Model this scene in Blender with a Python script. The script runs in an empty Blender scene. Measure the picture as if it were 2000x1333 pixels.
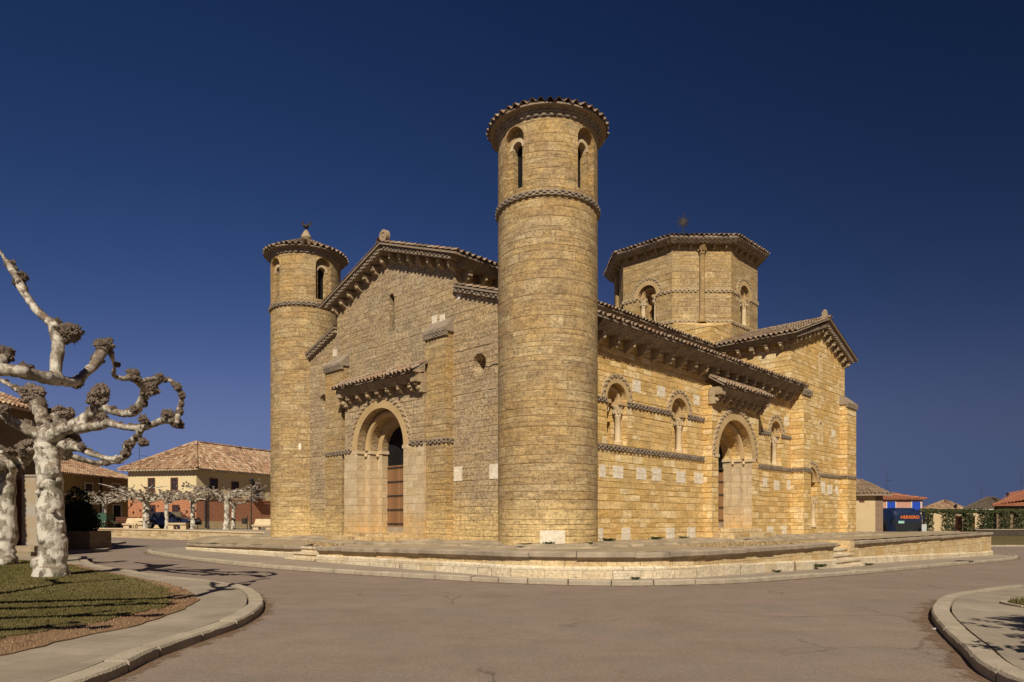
import bpy, bmesh, math, random
from mathutils import Vector, Matrix, noise
from mathutils.geometry import tessellate_polygon
R = math.radians; PI = math.pi
random.seed(7)
SC = bpy.context.scene
COL = SC.collection

# ------------------------------------------------------------------ camera, sky, sun, exposure
F, HZ, CX, EYE = 1360.0, 1016.0, 1000.0, 1.65      # photo is 2000 px wide
cd = bpy.data.cameras.new('camera'); cam = bpy.data.objects.new('camera', cd); COL.objects.link(cam)
cam.location = (0, 0, EYE); cam.rotation_euler = (R(90), 0, 0)
cd.sensor_fit = 'HORIZONTAL'; cd.sensor_width = 36; cd.lens = 36*F/2000
cd.shift_y = (HZ-666.5)/2000; cd.clip_end = 3000; cd.clip_start = .1
SC.camera = cam
SUN_EL, SUN_AZ = 41.0, 4.0                          # azimuth: degrees left of straight behind the camera
sdir = Vector((-math.sin(R(SUN_AZ))*math.cos(R(SUN_EL)), -math.cos(R(SUN_AZ))*math.cos(R(SUN_EL)), math.sin(R(SUN_EL))))
ld = bpy.data.lights.new('sun', 'SUN'); ld.energy = 5.0; ld.angle = R(.5); ld.color = (1, .92, .78)
lo = bpy.data.objects.new('sun', ld); COL.objects.link(lo)
lo.rotation_euler = sdir.to_track_quat('Z', 'Y').to_euler(); lo.location = (-10, -20, 40)
wd = bpy.data.worlds.new('World'); SC.world = wd; wd.use_nodes = True
nt = wd.node_tree
sky = nt.nodes.new('ShaderNodeTexSky'); sky.sky_type = 'NISHITA'; sky.sun_disc = False
sky.sun_elevation = R(SUN_EL); sky.sun_rotation = R(180+SUN_AZ); sky.altitude = 3000
sky.air_density = .8; sky.dust_density = 1.2; sky.ozone_density = 6
# a polarised, slide-film sky: deeper than the raw model, darkest away from the sun's side
def wmath(op, a, b):
    x = nt.nodes.new('ShaderNodeMath'); x.operation = op
    for k, v in ((0, a), (1, b)):
        if hasattr(v, 'is_linked'): nt.links.new(v, x.inputs[k])
        else: x.inputs[k].default_value = v
    return x.outputs[0]
SKYS = .05
wsep = nt.nodes.new('ShaderNodeSeparateColor'); nt.links.new(sky.outputs[0], wsep.inputs[0])
wco = nt.nodes.new('ShaderNodeCombineColor'); wtc = nt.nodes.new('ShaderNodeTexCoord'); wxy = nt.nodes.new('ShaderNodeSeparateXYZ'); nt.links.new(wtc.outputs['Generated'], wxy.inputs[0])
wmr = nt.nodes.new('ShaderNodeMapRange'); wmr.interpolation_type = 'SMOOTHSTEP'; nt.links.new(wxy.outputs[0], wmr.inputs[0])
for k, v in ((1, -.45), (2, .75), (3, 1.13), (4, .50)): wmr.inputs[k].default_value = v
for k, (p_, a_, cap) in enumerate(((1.84, 12.2, .118), (1.41, 2.21, .165), (1.235, 1.48, .34))):
    y = wmath('MULTIPLY', wmath('POWER', wmath('MULTIPLY', wsep.outputs[k], SKYS), p_), a_)
    y = wmath('DIVIDE', wmath('MULTIPLY', y, cap), wmath('POWER', wmath('ADD', wmath('POWER', y, 4.0), cap**4), .25))
    nt.links.new(wmath('MULTIPLY', wmath('DIVIDE', y, SKYS*1.06), wmr.outputs[0]), wco.inputs[k])
bgn = nt.nodes['Background']; bgn.inputs[1].default_value = SKYS
nt.links.new(wco.outputs[0], bgn.inputs[0])
SC.view_settings.view_transform = 'Standard'; SC.view_settings.look = 'None'
SC.view_settings.exposure = .1; SC.view_settings.gamma = 1; SC.view_settings.use_curve_mapping = False

def at(x, y, Y):                                     # a photo direction at a chosen distance
    return Vector(((x-CX)/F*Y, Y, EYE-(y-HZ)/F*Y))

# ------------------------------------------------------------------ church frame: u east, v north
C0 = Vector((1.18, 23.0)); ANG = math.atan2(.7176, .6965)
EU = Vector((.6965, .7176)); EN = Vector((-.7176, .6965))
def uv2w(u, v): return C0+EU*u+EN*v
def w2uv(x, y):
    d = Vector((x, y))-C0
    return d.dot(EU), d.dot(EN)
def sstep(a, b, x):
    t = min(1, max(0, (x-a)/(b-a))); return t*t*(3-2*t)
def zg(x, y):                                        # the street falls to the east, rises to the far left
    u, v = w2uv(x, y)
    z = -.0245*min(max(0, u+1.5), 43)
    z += .36*sstep(34, 56, y)*sstep(-6, -16, x)
    return z

# ------------------------------------------------------------------ materials
def mat(name):
    m = bpy.data.materials.new(name); m.use_nodes = True
    n = m.node_tree; b = n.nodes['Principled BSDF']; b.inputs['Roughness'].default_value = .9
    b.inputs['Specular IOR Level'].default_value = .2
    return m, n, b
class NT:
    def __init__(s, n): s.n = n; s.L = n.links.new
    def node(s, t, ins=None, **kw):
        a = s.n.nodes.new(t)
        for k, v in kw.items(): setattr(a, k, v)
        for k, v in (ins or {}).items():
            if hasattr(v, 'is_linked'): s.L(v, a.inputs[k])
            else: a.inputs[k].default_value = v
        return a
    def math(s, op, a, b=0.0, c=0.0):
        x = s.node('ShaderNodeMath', {0: a, 1: b, 2: c}, operation=op); return x.outputs[0]
    def ramp(s, fac, stops, interp='LINEAR'):
        r = s.node('ShaderNodeValToRGB', {0: fac}); e = r.color_ramp; e.interpolation = interp
        while len(e.elements) < len(stops): e.elements.new(.5)
        for q, (p, c) in zip(e.elements, stops):
            q.position = p; q.color = (c, c, c, 1) if not hasattr(c, '__len__') else (*c, 1)
        return r.outputs[0]
    def mix(s, fac, a, b, blend='MIX'):
        m = s.node('ShaderNodeMix', data_type='RGBA', blend_type=blend)
        for i, v in ((0, fac), (6, a), (7, b)):
            if hasattr(v, 'is_linked'): s.L(v, m.inputs[i])
            else: m.inputs[i].default_value = v if i == 0 else (*v, 1) if len(v) == 3 else v
        return m.outputs[2]
    def noise(s, vec, scale, detail=4, rough=.55, out=0, dims='3D'):
        x = s.node('ShaderNodeTexNoise', noise_dimensions=dims)
        x.inputs['Scale'].default_value = scale; x.inputs['Detail'].default_value = detail; x.inputs['Roughness'].default_value = rough
        if vec is not None: s.L(vec, x.inputs['Vector'])
        return x.outputs[out]

def stone(name, cols, mortar, bw=.5, bh=.25, msize=.011, pit=.5, stain=(.45, .24, .07), stain_amt=.35, grey=(.25, .2, .15), grey_amt=.3, bump=.6, vari=1.0, edge=.02, low=None, joint=(.35, 1.0), streak=.5, mott=.5, bed=None):
    m, n, b = mat(name); t = NT(n)
    tc = t.node('ShaderNodeTexCoord'); obj = tc.outputs['Object']
    uvm = t.node('ShaderNodeUVMap', uv_map='UVMap').outputs[0]
    sp = t.node('ShaderNodeSeparateXYZ', {0: uvm})
    u, v = sp.outputs[0], sp.outputs[1]
    nz = t.node('ShaderNodeTexNoise', noise_dimensions='1D'); t.L(v, nz.inputs['W']); nz.inputs['Scale'].default_value = .9; nz.inputs['Detail'].default_value = 2
    v2 = t.math('ADD', v, t.math('MULTIPLY', t.math('SUBTRACT', nz.outputs[0], .5), .75*vari*bh/.25))
    row = t.math('FLOOR', t.math('DIVIDE', v2, bh))
    cb = t.node('ShaderNodeCombineXYZ', {0: t.math('MULTIPLY', u, .9), 1: t.math('MULTIPLY', row, 3.77)})
    nu = t.noise(cb.outputs[0], 1.3, 1, .5)
    u2 = t.math('ADD', u, t.math('MULTIPLY', t.math('SUBTRACT', nu, .5), 1.7*vari*bw))
    wob = t.noise(obj, 4, 4, .65, 1)
    ws = t.node('ShaderNodeSeparateColor', {0: wob})
    u3 = t.math('ADD', u2, t.math('MULTIPLY', t.math('SUBTRACT', ws.outputs[0], .5), edge*3))
    v3 = t.math('ADD', v2, t.math('MULTIPLY', t.math('SUBTRACT', ws.outputs[1], .5), edge*3))
    vec = t.node('ShaderNodeCombineXYZ', {0: u3, 1: v3}).outputs[0]
    br = t.node('ShaderNodeTexBrick', {'Vector': vec, 'Color1': (0, 0, 0, 1), 'Color2': (1, 1, 1, 1), 'Mortar': (.5, .5, .5, 1), 'Scale': 1.0,
               'Mortar Size': msize, 'Mortar Smooth': .45, 'Bias': 0.0, 'Brick Width': bw, 'Row Height': bh})
    k = len(cols)
    c = t.ramp(br.outputs[0], [(i/(k-1)*.92+.04, q) for i, q in enumerate(cols)])
    big = t.noise(obj, .4, 5, .7)
    c = t.mix(t.math('MULTIPLY', t.ramp(big, [(.42, 0), (.66, 1)]), stain_amt), c, stain)
    med = t.noise(obj, 1.1, 6, .75); oz = t.node('ShaderNodeSeparateXYZ', {0: obj}).outputs[2]
    c = t.mix(t.math('MULTIPLY', t.ramp(med, [(.42, 0), (.66, 1)]), grey_amt), c, grey)
    if low:                                           # cleaner, replaced or washed stone in the lowest courses
        zl = t.math('ADD', oz, t.math('MULTIPLY', t.math('SUBTRACT', t.noise(vec, 1.6, 3, .7), .5), 2.4))
        lf = t.node('ShaderNodeMapRange', {0: zl, 1: low[0], 2: low[0]+1.0, 3: low[2], 4: 0.0}).outputs[0]
        c = t.mix(lf, c, t.mix(br.outputs[0], low[1], tuple(x*1.25 for x in low[1])))
    # weathering drawn along the beds
    sv = t.node('ShaderNodeVectorMath', {0: t.node('ShaderNodeCombineXYZ', {0: u, 1: t.math('MULTIPLY', v3, 7.0)}).outputs[0], 1: (0, 0, 0)}, operation='ADD').outputs[0]
    st = t.noise(sv, 1.5, 5, .7)
    c = t.mix(1.0, c, t.ramp(st, [(.3, 1-.42*streak), (.5, 1.0), (.7, 1+.30*streak)]), 'MULTIPLY')
    fin = t.noise(obj, 9, 5, .75)
    c = t.mix(1.0, c, t.ramp(fin, [(.3, 1-.75*mott), (.5, 1.0), (.72, 1+.5*mott)]), 'MULTIPLY')
    pn = t.noise(obj, 22, 3, .6)
    pv = t.ramp(pn, [(.34, 0), (.44, 1)])
    c = t.mix(t.math('MULTIPLY', t.math('SUBTRACT', 1.0, pv), pit), c, tuple(x*.35 for x in grey))
    if bed:                                           # soft, weathered bed joints; the uprights stay faint
        fb = t.math('ABSOLUTE', t.math('SUBTRACT', t.math('FRACT', t.math('DIVIDE', v3, bh)), .5))
        hm = t.ramp(t.math('ADD', fb, t.math('MULTIPLY', t.math('SUBTRACT', t.noise(obj, 3.0, 3, .7), .5), .10)), [(.5-bed*1.6, 0), (.5-bed*.3, 1)])
        jf = t.math('MAXIMUM', hm, t.math('MULTIPLY', br.outputs[1], .6))
    else: jf = br.outputs[1]
    jm = t.math('MULTIPLY', jf, t.ramp(t.noise(obj, .9, 4, .7), [(.35, joint[0]), (.6, joint[1])]))
    c = t.mix(t.math('MULTIPLY', jm, .9), c, mortar)
    t.L(c, b.inputs['Base Color'])
    h = t.math('SUBTRACT', t.math('ADD', t.math('MULTIPLY', fin, .6), t.math('ADD', t.math('MULTIPLY', pv, .45*pit+.1), t.math('ADD', t.math('MULTIPLY', br.outputs[0], .35), t.math('MULTIPLY', st, .4)))), t.math('MULTIPLY', jm, .9))
    bp = t.node('ShaderNodeBump', {'Strength': bump, 'Distance': .06, 'Height': h}); t.L(bp.outputs[0], b.inputs['Normal'])
    return m
def plain(name, c1, c2=None, scale=6, rough=.9, bump=.2, metal=0, spec=.2, fine=40):
    m, n, b = mat(name); t = NT(n); c2 = c2 or tuple(x*.7 for x in c1)
    obj = t.node('ShaderNodeTexCoord').outputs['Object']
    a = t.noise(obj, scale, 6, .65); f = t.noise(obj, fine, 3, .6)
    c = t.mix(t.ramp(a, [(.35, 0), (.65, 1)]), c1, c2)
    c = t.mix(1.0, c, t.ramp(f, [(.2, .75), (.8, 1.2)]), 'MULTIPLY')
    t.L(c, b.inputs['Base Color']); b.inputs['Roughness'].default_value = rough; b.inputs['Metallic'].default_value = metal
    b.inputs['Specular IOR Level'].default_value = spec
    if bump:
        bp = t.node('ShaderNodeBump', {'Strength': bump, 'Distance': .03, 'Height': t.math('ADD', a, f)}); t.L(bp.outputs[0], b.inputs['Normal'])
    return m
def tilemat(name, cols, lich=(.30, .26, .18), lamt=.35):
    m, n, b = mat(name); t = NT(n)
    uvm = t.node('ShaderNodeUVMap', uv_map='UVMap').outputs[0]; obj = t.node('ShaderNodeTexCoord').outputs['Object']
    fl = t.node('ShaderNodeVectorMath', {0: uvm}, operation='FLOOR').outputs[0]
    wn = t.node('ShaderNodeTexWhiteNoise', {'Vector': fl}, noise_dimensions='2D')
    k = len(cols); c = t.ramp(wn.outputs[0], [(i/(k-1), q) for i, q in enumerate(cols)])
    a = t.noise(obj, 2.2, 6, .7)
    c = t.mix(t.math('MULTIPLY', t.ramp(a, [(.45, 0), (.62, 1)]), lamt), c, lich)
    f = t.noise(obj, 22, 4, .65); c = t.mix(1.0, c, t.ramp(f, [(.25, .6), (.75, 1.25)]), 'MULTIPLY')
    t.L(c, b.inputs['Base Color'])
    bp = t.node('ShaderNodeBump', {'Strength': .4, 'Distance': .02, 'Height': f}); t.L(bp.outputs[0], b.inputs['Normal'])
    return m
M = {}
LOWC = (.60, .42, .18)
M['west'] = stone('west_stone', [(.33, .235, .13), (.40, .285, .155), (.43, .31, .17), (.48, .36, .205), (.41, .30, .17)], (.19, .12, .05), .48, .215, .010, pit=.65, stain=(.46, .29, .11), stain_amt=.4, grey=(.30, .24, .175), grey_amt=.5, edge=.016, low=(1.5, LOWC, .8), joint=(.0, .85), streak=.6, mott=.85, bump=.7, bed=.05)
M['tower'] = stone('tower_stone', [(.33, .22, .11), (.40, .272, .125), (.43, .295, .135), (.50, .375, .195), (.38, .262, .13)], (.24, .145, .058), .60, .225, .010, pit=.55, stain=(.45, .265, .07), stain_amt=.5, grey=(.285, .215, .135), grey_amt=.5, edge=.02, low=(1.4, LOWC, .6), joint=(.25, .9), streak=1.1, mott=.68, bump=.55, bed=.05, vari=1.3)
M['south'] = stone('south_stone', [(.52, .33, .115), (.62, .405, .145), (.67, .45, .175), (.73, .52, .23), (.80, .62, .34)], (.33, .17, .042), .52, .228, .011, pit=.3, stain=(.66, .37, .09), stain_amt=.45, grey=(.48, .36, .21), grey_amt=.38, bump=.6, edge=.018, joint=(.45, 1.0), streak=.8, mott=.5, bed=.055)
M['trim'] = stone('trim_stone', [(.46, .35, .21), (.54, .42, .26), (.60, .48, .31), (.50, .37, .20)], (.27, .18, .085), .55, .28, .010, pit=.2, stain=(.48, .27, .08), stain_amt=.3, grey=(.38, .30, .21), grey_amt=.3, bump=.4, edge=.012, low=(1.2, (.50, .30, .10), .6), mott=.3, streak=.3)
M['base'] = stone('base_stone', [(.52, .38, .20), (.64, .49, .26), (.70, .56, .33), (.48, .30, .12)], (.22, .12, .04), .7, .28, .016, pit=.35, stain=(.55, .30, .07), stain_amt=.45, grey=(.45, .36, .25), grey_amt=.3, edge=.04)
M['arch'] = plain('arch_stone', (.50, .35, .17), (.42, .28, .13), 1.3, bump=.3)
M['pale'] = plain('pale_stone', (.60, .47, .30), (.50, .37, .20), 3, bump=.25)
M['white'] = plain('white_patch_stone', (.80, .71, .55), (.62, .51, .36), 7, bump=.7, fine=24)
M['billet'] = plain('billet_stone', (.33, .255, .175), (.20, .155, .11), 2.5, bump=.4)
M['billet_pale'] = plain('billet_pale_stone', (.46, .35, .21), (.34, .25, .15), 2.5, bump=.4)
M['corbel'] = plain('corbel_stone', (.42, .32, .19), (.28, .20, .12), 3, bump=.4)
M['coping'] = plain('coping_stone', (.43, .34, .235), (.26, .205, .145), 1.6, bump=.6)
M['dark'] = plain('dark_interior', (.012, .01, .009), (.006, .005, .005), 2, bump=0)  # near-black colour standing for the unlit inside of openings
M['tile'] = tilemat('church_tile', [(.16, .10, .06), (.28, .17, .10), (.34, .23, .14), (.22, .16, .11), (.38, .28, .19)], (.22, .19, .14), .45)
M['tile_brown'] = tilemat('brown_tile', [(.10, .075, .055), (.15, .11, .075), (.12, .09, .065)], (.2, .17, .12), .3)
M['tile_house'] = tilemat('house_tile', [(.10, .05, .03), (.34, .17, .09), (.44, .27, .15), (.20, .10, .055), (.60, .44, .28), (.28, .15, .085)], (.36, .29, .19), .3)
M['tile_red'] = tilemat('red_tile', [(.30, .11, .06), (.38, .15, .08), (.34, .13, .07)], (.3, .15, .1), .15)
M['wood'] = None

# ------------------------------------------------------------------ mesh builder
class MB:
    def __init__(s): s.V = []; s.F = []; s.M = []; s.uv = {}
    def v(s, p): s.V.append(tuple(p)); return len(s.V)-1
    def f(s, idx, m=0, uv=None):
        if uv: s.uv[len(s.F)] = uv
        s.F.append(tuple(idx)); s.M.append(m)
    def hexa(s, p, m=0):                              # 4 bottom, 4 top
        i = [s.v(q) for q in p]
        for q in ((3, 2, 1, 0), (4, 5, 6, 7), (0, 1, 5, 4), (1, 2, 6, 5), (2, 3, 7, 6), (3, 0, 4, 7)): s.f([i[k] for k in q], m)
    def box(s, x0, x1, y0, y1, z0, z1, m=0):
        s.hexa([(x0, y0, z0), (x1, y0, z0), (x1, y1, z0), (x0, y1, z0), (x0, y0, z1), (x1, y0, z1), (x1, y1, z1), (x0, y1, z1)], m)
    def loft(s, rings, m=0, cap=True, close=True):
        ids = [[s.v(p) for p in r] for r in rings]; n = len(ids[0])
        for a, b in zip(ids, ids[1:]):
            for k in range(n if close else n-1):
                s.f((a[k], a[(k+1) % n], b[(k+1) % n], b[k]), m)
        if cap and close:
            s.f(ids[0][::-1], m); s.f(ids[-1], m)
    def prism(s, poly, fn, a, b, m=0):                # fn((p,q), depth) -> point
        s.loft([[fn(p, a) for p in poly], [fn(p, b) for p in poly]], m)
    def lathe(s, prof, c, n=16, m=0):
        s.loft([[(c[0]+r*math.cos(2*PI*k/n), c[1]+r*math.sin(2*PI*k/n), c[2]+z) for k in range(n)] for r, z in prof], m)
    def tube(s, pts, rad, n=8, m=0, jit=0):
        pts = [Vector(p) for p in pts]; rings = []; prev = None
        for i, p in enumerate(pts):
            d = (pts[min(i+1, len(pts)-1)]-pts[max(i-1, 0)]).normalized()
            if prev is None: x = d.orthogonal().normalized()
            else: x = (prev-d*prev.dot(d)).normalized()
            prev = x; y = d.cross(x); r = rad[i] if hasattr(rad, '__len__') else rad
            rings.append([p+(x*math.cos(2*PI*k/n)+y*math.sin(2*PI*k/n))*r*(1+(random.uniform(-jit, jit) if jit else 0)) for k in range(n)])
        s.loft(rings, m)
    def ball(s, c, r, n=10, k=6, m=0, fn=None):
        c = Vector(c); rings = []
        for i in range(k+1):
            a = -PI/2+PI*(i*.98+.01*k)/k
            rings.append([c+Vector((math.cos(a)*math.cos(2*PI*j/n)*(r if not hasattr(r, '__len__') else r[0]), math.cos(a)*math.sin(2*PI*j/n)*(r if not hasattr(r, '__len__') else r[1]), math.sin(a)*(r if not hasattr(r, '__len__') else r[2]))) for j in range(n)])
        if fn: rings = [[fn(p) for p in rr] for rr in rings]
        s.loft(rings, m)
    def mesh(s, name, recalc=True):
        me = bpy.data.meshes.new(name); me.from_pydata(s.V, [], s.F)
        me.polygons.foreach_set('material_index', s.M)
        if s.uv:
            ul = me.uv_layers.new(name='UVMap')
            for fi, uv in s.uv.items():
                for li, q in zip(me.polygons[fi].loop_indices, uv): ul.data[li].uv = q
        if recalc:
            bm = bmesh.new(); bm.from_mesh(me); bmesh.ops.recalc_face_normals(bm, faces=bm.faces); bm.to_mesh(me); bm.free()
        me.update(); return me
def set_uv(me, mode='box', c=(0, 0), rad=1):
    ul = me.uv_layers.get('UVMap') or me.uv_layers.new(name='UVMap')
    for p in me.polygons:
        n = p.normal
        if mode == 'cyl' and abs(n.z) < .6 and (p.center.x-c[0])**2+(p.center.y-c[1])**2 > (rad*.93)**2:
            t0 = math.atan2(p.center.y-c[1], p.center.x-c[0])
            for li in p.loop_indices:
                q = me.vertices[me.loops[li].vertex_index].co
                t = math.atan2(q.y-c[1], q.x-c[0])
                while t-t0 > PI: t -= 2*PI
                while t-t0 < -PI: t += 2*PI
                ul.data[li].uv = (t*rad, q.z)
            continue
        if abs(n.z) > .8:
            for li in p.loop_indices:
                q = me.vertices[me.loops[li].vertex_index].co; ul.data[li].uv = (q.x, q.y)
        else:
            tx, ty = -n.y, n.x; l = math.hypot(tx, ty); tx /= l; ty /= l
            if tx+ty*.5 < 0: tx, ty = -tx, -ty
            for li in p.loop_indices:
                q = me.vertices[me.loops[li].vertex_index].co; ul.data[li].uv = (q.x*tx+q.y*ty, q.z)
def add(name, me, mats, parent=None, loc=None, rz=0, smooth=35):
    for x in (mats if isinstance(mats, (list, tuple)) else [mats]): me.materials.append(x)
    if smooth is not None:
        me.polygons.foreach_set('use_smooth', [True]*len(me.polygons)); me.set_sharp_from_angle(angle=R(smooth))
    o = bpy.data.objects.new(name, me); COL.objects.link(o)
    if parent: o.parent = parent
    if loc is not None: o.location = loc
    o.rotation_euler.z = rz
    return o
def B(mb, name, mats, parent=None, uv=None, loc=None, rz=0, smooth=35, c=(0, 0), rad=1, recalc=True):
    me = mb.mesh(name, recalc)
    if uv: set_uv(me, uv, c, rad)
    return add(name, me, mats, parent, loc, rz, smooth)
def cut(o, cutters, uv='box', c=(0, 0), rad=1):
    tmp = []
    for mb in cutters:
        me = mb.mesh('cutter'); q = bpy.data.objects.new('cutter', me); COL.objects.link(q); tmp.append(q)
        q.parent = o.parent
        md = o.modifiers.new('b', 'BOOLEAN'); md.operation = 'DIFFERENCE'; md.solver = 'EXACT'; md.object = q
    bpy.context.view_layer.update()
    dg = bpy.context.evaluated_depsgraph_get()
    me = bpy.data.meshes.new_from_object(o.evaluated_get(dg))
    o.modifiers.clear(); o.data = me
    for q in tmp: bpy.data.objects.remove(q)
    set_uv(me, uv, c, rad)
    me.polygons.foreach_set('use_smooth', [True]*len(me.polygons)); me.set_sharp_from_angle(angle=R(35))
def tag(o, label=None, cat=None, group=None, kind=None):
    if label: o['label'] = label
    if cat: o['category'] = cat
    if group: o['group'] = group
    if kind: o['kind'] = kind
    return o
def thing(name, label, cat, loc=(0, 0, 0), rz=0, group=None):
    o = bpy.data.objects.new(name, None); COL.objects.link(o); o.location = loc; o.rotation_euler.z = rz
    o.empty_display_size = .3
    return tag(o, label, cat, group)
def linkcopy(o, parent=None, loc=None, rz=None):
    c = o.copy(); COL.objects.link(c)
    if parent is not None: c.parent = parent
    if loc is not None: c.location = loc
    if rz is not None: c.rotation_euler.z = rz
    return c

class Fr:                                            # a wall's frame: s along, d outwards, z up
    def __init__(s, o, a, n): s.o = Vector((*o, 0)); s.a = Vector((*a, 0)); s.n = Vector((*n, 0))
    def p(s, q, d): return s.o+s.a*q[0]+s.n*d+Vector((0, 0, q[1]))
    def box(s, mb, s0, s1, d0, d1, z0, z1, m=0):
        mb.hexa([s.p((s0, z0), d0), s.p((s1, z0), d0), s.p((s1, z0), d1), s.p((s0, z0), d1), s.p((s0, z1), d0), s.p((s1, z1), d0), s.p((s1, z1), d1), s.p((s0, z1), d1)], m)
    def rot(s): return math.atan2(s.n.y, s.n.x)+PI/2  # turns a part built with its front at -y
def arch_poly(s0, zs, r, zb, n=20):
    return [(s0-r, zb), (s0+r, zb)]+[(s0+r*math.cos(PI*k/n), zs+r*math.sin(PI*k/n)) for k in range(n+1)]
def cut_arch(fr, s0, zs, r, zb, d0, d1):
    mb = MB(); mb.prism(arch_poly(s0, zs, r, zb), fr.p, d0, d1); return mb
def ring(mb, fr, s0, zs, r0, r1, d0, d1, m=0, n=24, a0=0, a1=PI):
    rings = []
    for k in range(n+1):
        a = a0+(a1-a0)*k/n; c, s = math.cos(a), math.sin(a)
        rings.append([fr.p((s0+r*c, zs+r*s), d) for r, d in ((r0, d0), (r1, d0), (r1, d1), (r0, d1))])
    mb.loft(rings, m)
def roll(mb, fr, s0, zs, r, d, t, m=0, n=24, k=8, leg=None):
    rings = []
    if leg: rings.append([fr.p((s0+r+t*math.cos(2*PI*j/k), leg), d+t*math.sin(2*PI*j/k)) for j in range(k)])
    for i in range(n+1):
        a = PI*i/n
        rings.append([fr.p((s0+(r+t*math.cos(2*PI*j/k))*math.cos(a), zs+(r+t*math.cos(2*PI*j/k))*math.sin(a)), d+t*math.sin(2*PI*j/k)) for j in range(k)])
    if leg: rings.append([fr.p((s0-r-t*math.cos(2*PI*j/k), leg), d+t*math.sin(2*PI*j/k)) for j in range(k)])
    mb.loft(rings, m)
def billet(mb, path, rows=3, rowh=.066, step=.12, depth=.075, back=.06, m=0):
    # path: list of (P, out, up); resampled evenly, chequered blocks on a backing strip
    L = [0]
    for a, b in zip(path, path[1:]): L.append(L[-1]+(b[0]-a[0]).length)
    n = max(2, round(L[-1]/step)); fr = []; j = 0
    for i in range(n+1):
        s = L[-1]*i/n
        while j < len(L)-2 and L[j+1] < s: j += 1
        t = (s-L[j])/max(1e-9, L[j+1]-L[j]); a, b = path[j], path[j+1]
        fr.append((a[0].lerp(b[0], t), a[1].lerp(b[1], t).normalized(), a[2].lerp(b[2], t).normalized()))
    H = rows*rowh
    mb.loft([[p-o*back, p+o*.02, p+o*.02+u*H, p-o*back+u*H] for p, o, u in fr], m)
    for i in range(n):
        (p, o, u), (q, o2, u2) = fr[i], fr[i+1]
        for r in range(rows):
            if (i+r) % 2: continue
            z0, z1 = r*rowh+.004, (r+1)*rowh-.004; dd = depth*random.uniform(.75, 1.05)
            mb.hexa([p+u*z0+o*.015, q+u2*z0+o2*.015, q+u2*z0+o2*dd, p+u*z0+o*dd, p+u*z1+o*.015, q+u2*z1+o2*.015, q+u2*z1+o2*dd, p+u*z1+o*dd], m)
UP = Vector((0, 0, 1))
def bline(fr, s0, z0, s1, z1, d):
    a, b = fr.p((s0, z0), d), fr.p((s1, z1), d); t = (b-a).normalized(); u = fr.n.cross(t)
    if u.z < 0: u = -u
    return [(a, fr.n, u), (b, fr.n, u)]
def barc(fr, s0, zs, r, d, n=40, a0=0, a1=PI):
    out = []
    for k in range(n+1):
        a = a0+(a1-a0)*k/n; c, s = math.cos(a), math.sin(a)
        out.append((fr.p((s0+r*c, zs+r*s), d), fr.n.copy(), (fr.a*c+UP*s)))
    return out

def tiles(mb, eave, top, n, length, m=0, h=.08, rowlen=.36, jit=.035, minlen=.1, k0=0, seg=(6, 3)):
    """barrel tiles: eave(t), top(t) give the ends of column t in 0..1"""
    wconv = .58
    for c in range(n):
        t0, t1 = c/n, (c+1)/n
        E0, E1, T0, T1 = Vector(eave(t0)), Vector(eave(t1)), Vector(top(t0)), Vector(top(t1))
        ln = (((T0+T1)-(E0+E1))/2).length
        if ln < minlen: continue
        w = (E1-E0); sl = ((T0+T1)-(E0+E1)).normalized(); nn = w.cross(sl).normalized()
        if nn.z < 0: nn = -nn
        rows = max(1, round(ln/rowlen)); off = random.uniform(-jit, jit)
        prof = [(wconv*k/seg[0], math.sin(PI*k/seg[0])*h) for k in range(seg[0]+1)]+[(wconv+(1-wconv)*k/seg[1], -math.sin(PI*k/seg[1])*h*.5) for k in range(1, seg[1]+1)]
        W0 = w.length
        for r in range(rows):
            f0 = r/rows; f1 = (r+1)/rows; lift0 = .028+random.uniform(-.006, .01); lift1 = -.004
            for fk in (0,):
                ring0 = []; ring1 = []
                dx = random.uniform(-.03, .03)
                for x, hh in prof:
                    a = E0.lerp(E1, x+dx); bb = T0.lerp(T1, x+dx)
                    sc = 1.0
                    p0 = a.lerp(bb, f0-(.0 if r else 0)); p1 = a.lerp(bb, f1)
                    s0 = max(.25, ((E1-E0).lerp(T1-T0, f0)).length/W0); s1 = max(.2, ((E1-E0).lerp(T1-T0, f1)).length/W0)
                    if r == 0: p0 = p0-sl*(.03+off)
                    ring0.append(mb.v(p0+nn*(hh*s0+lift0+.02))); ring1.append(mb.v(p1+nn*(hh*s1+lift1+.02)))
                for j in range(len(prof)-1):
                    ci = (c+k0)*2+(0 if j < seg[0] else 1)
                    mb.f((ring0[j], ring0[j+1], ring1[j+1], ring1[j]), m, [(ci+.5, r+.5)]*4)
                # thickness of the tile's lower lip
                if True:
                    low = []
                    for (x, hh), q in zip(prof, ring0): low.append(mb.v(Vector(mb.V[q])-nn*.022+sl*.01))
                    for j in range(len(prof)-1):
                        ci = (c+k0)*2+(0 if j < seg[0] else 1)
                        mb.f((ring0[j], low[j], low[j+1], ring0[j+1]), m, [(ci+.5, r+.5)]*4)
def slab(mb, pts, th, m=0):
    mb.loft([[Vector(p)-UP*th for p in pts], [Vector(p) for p in pts]], m)
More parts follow.
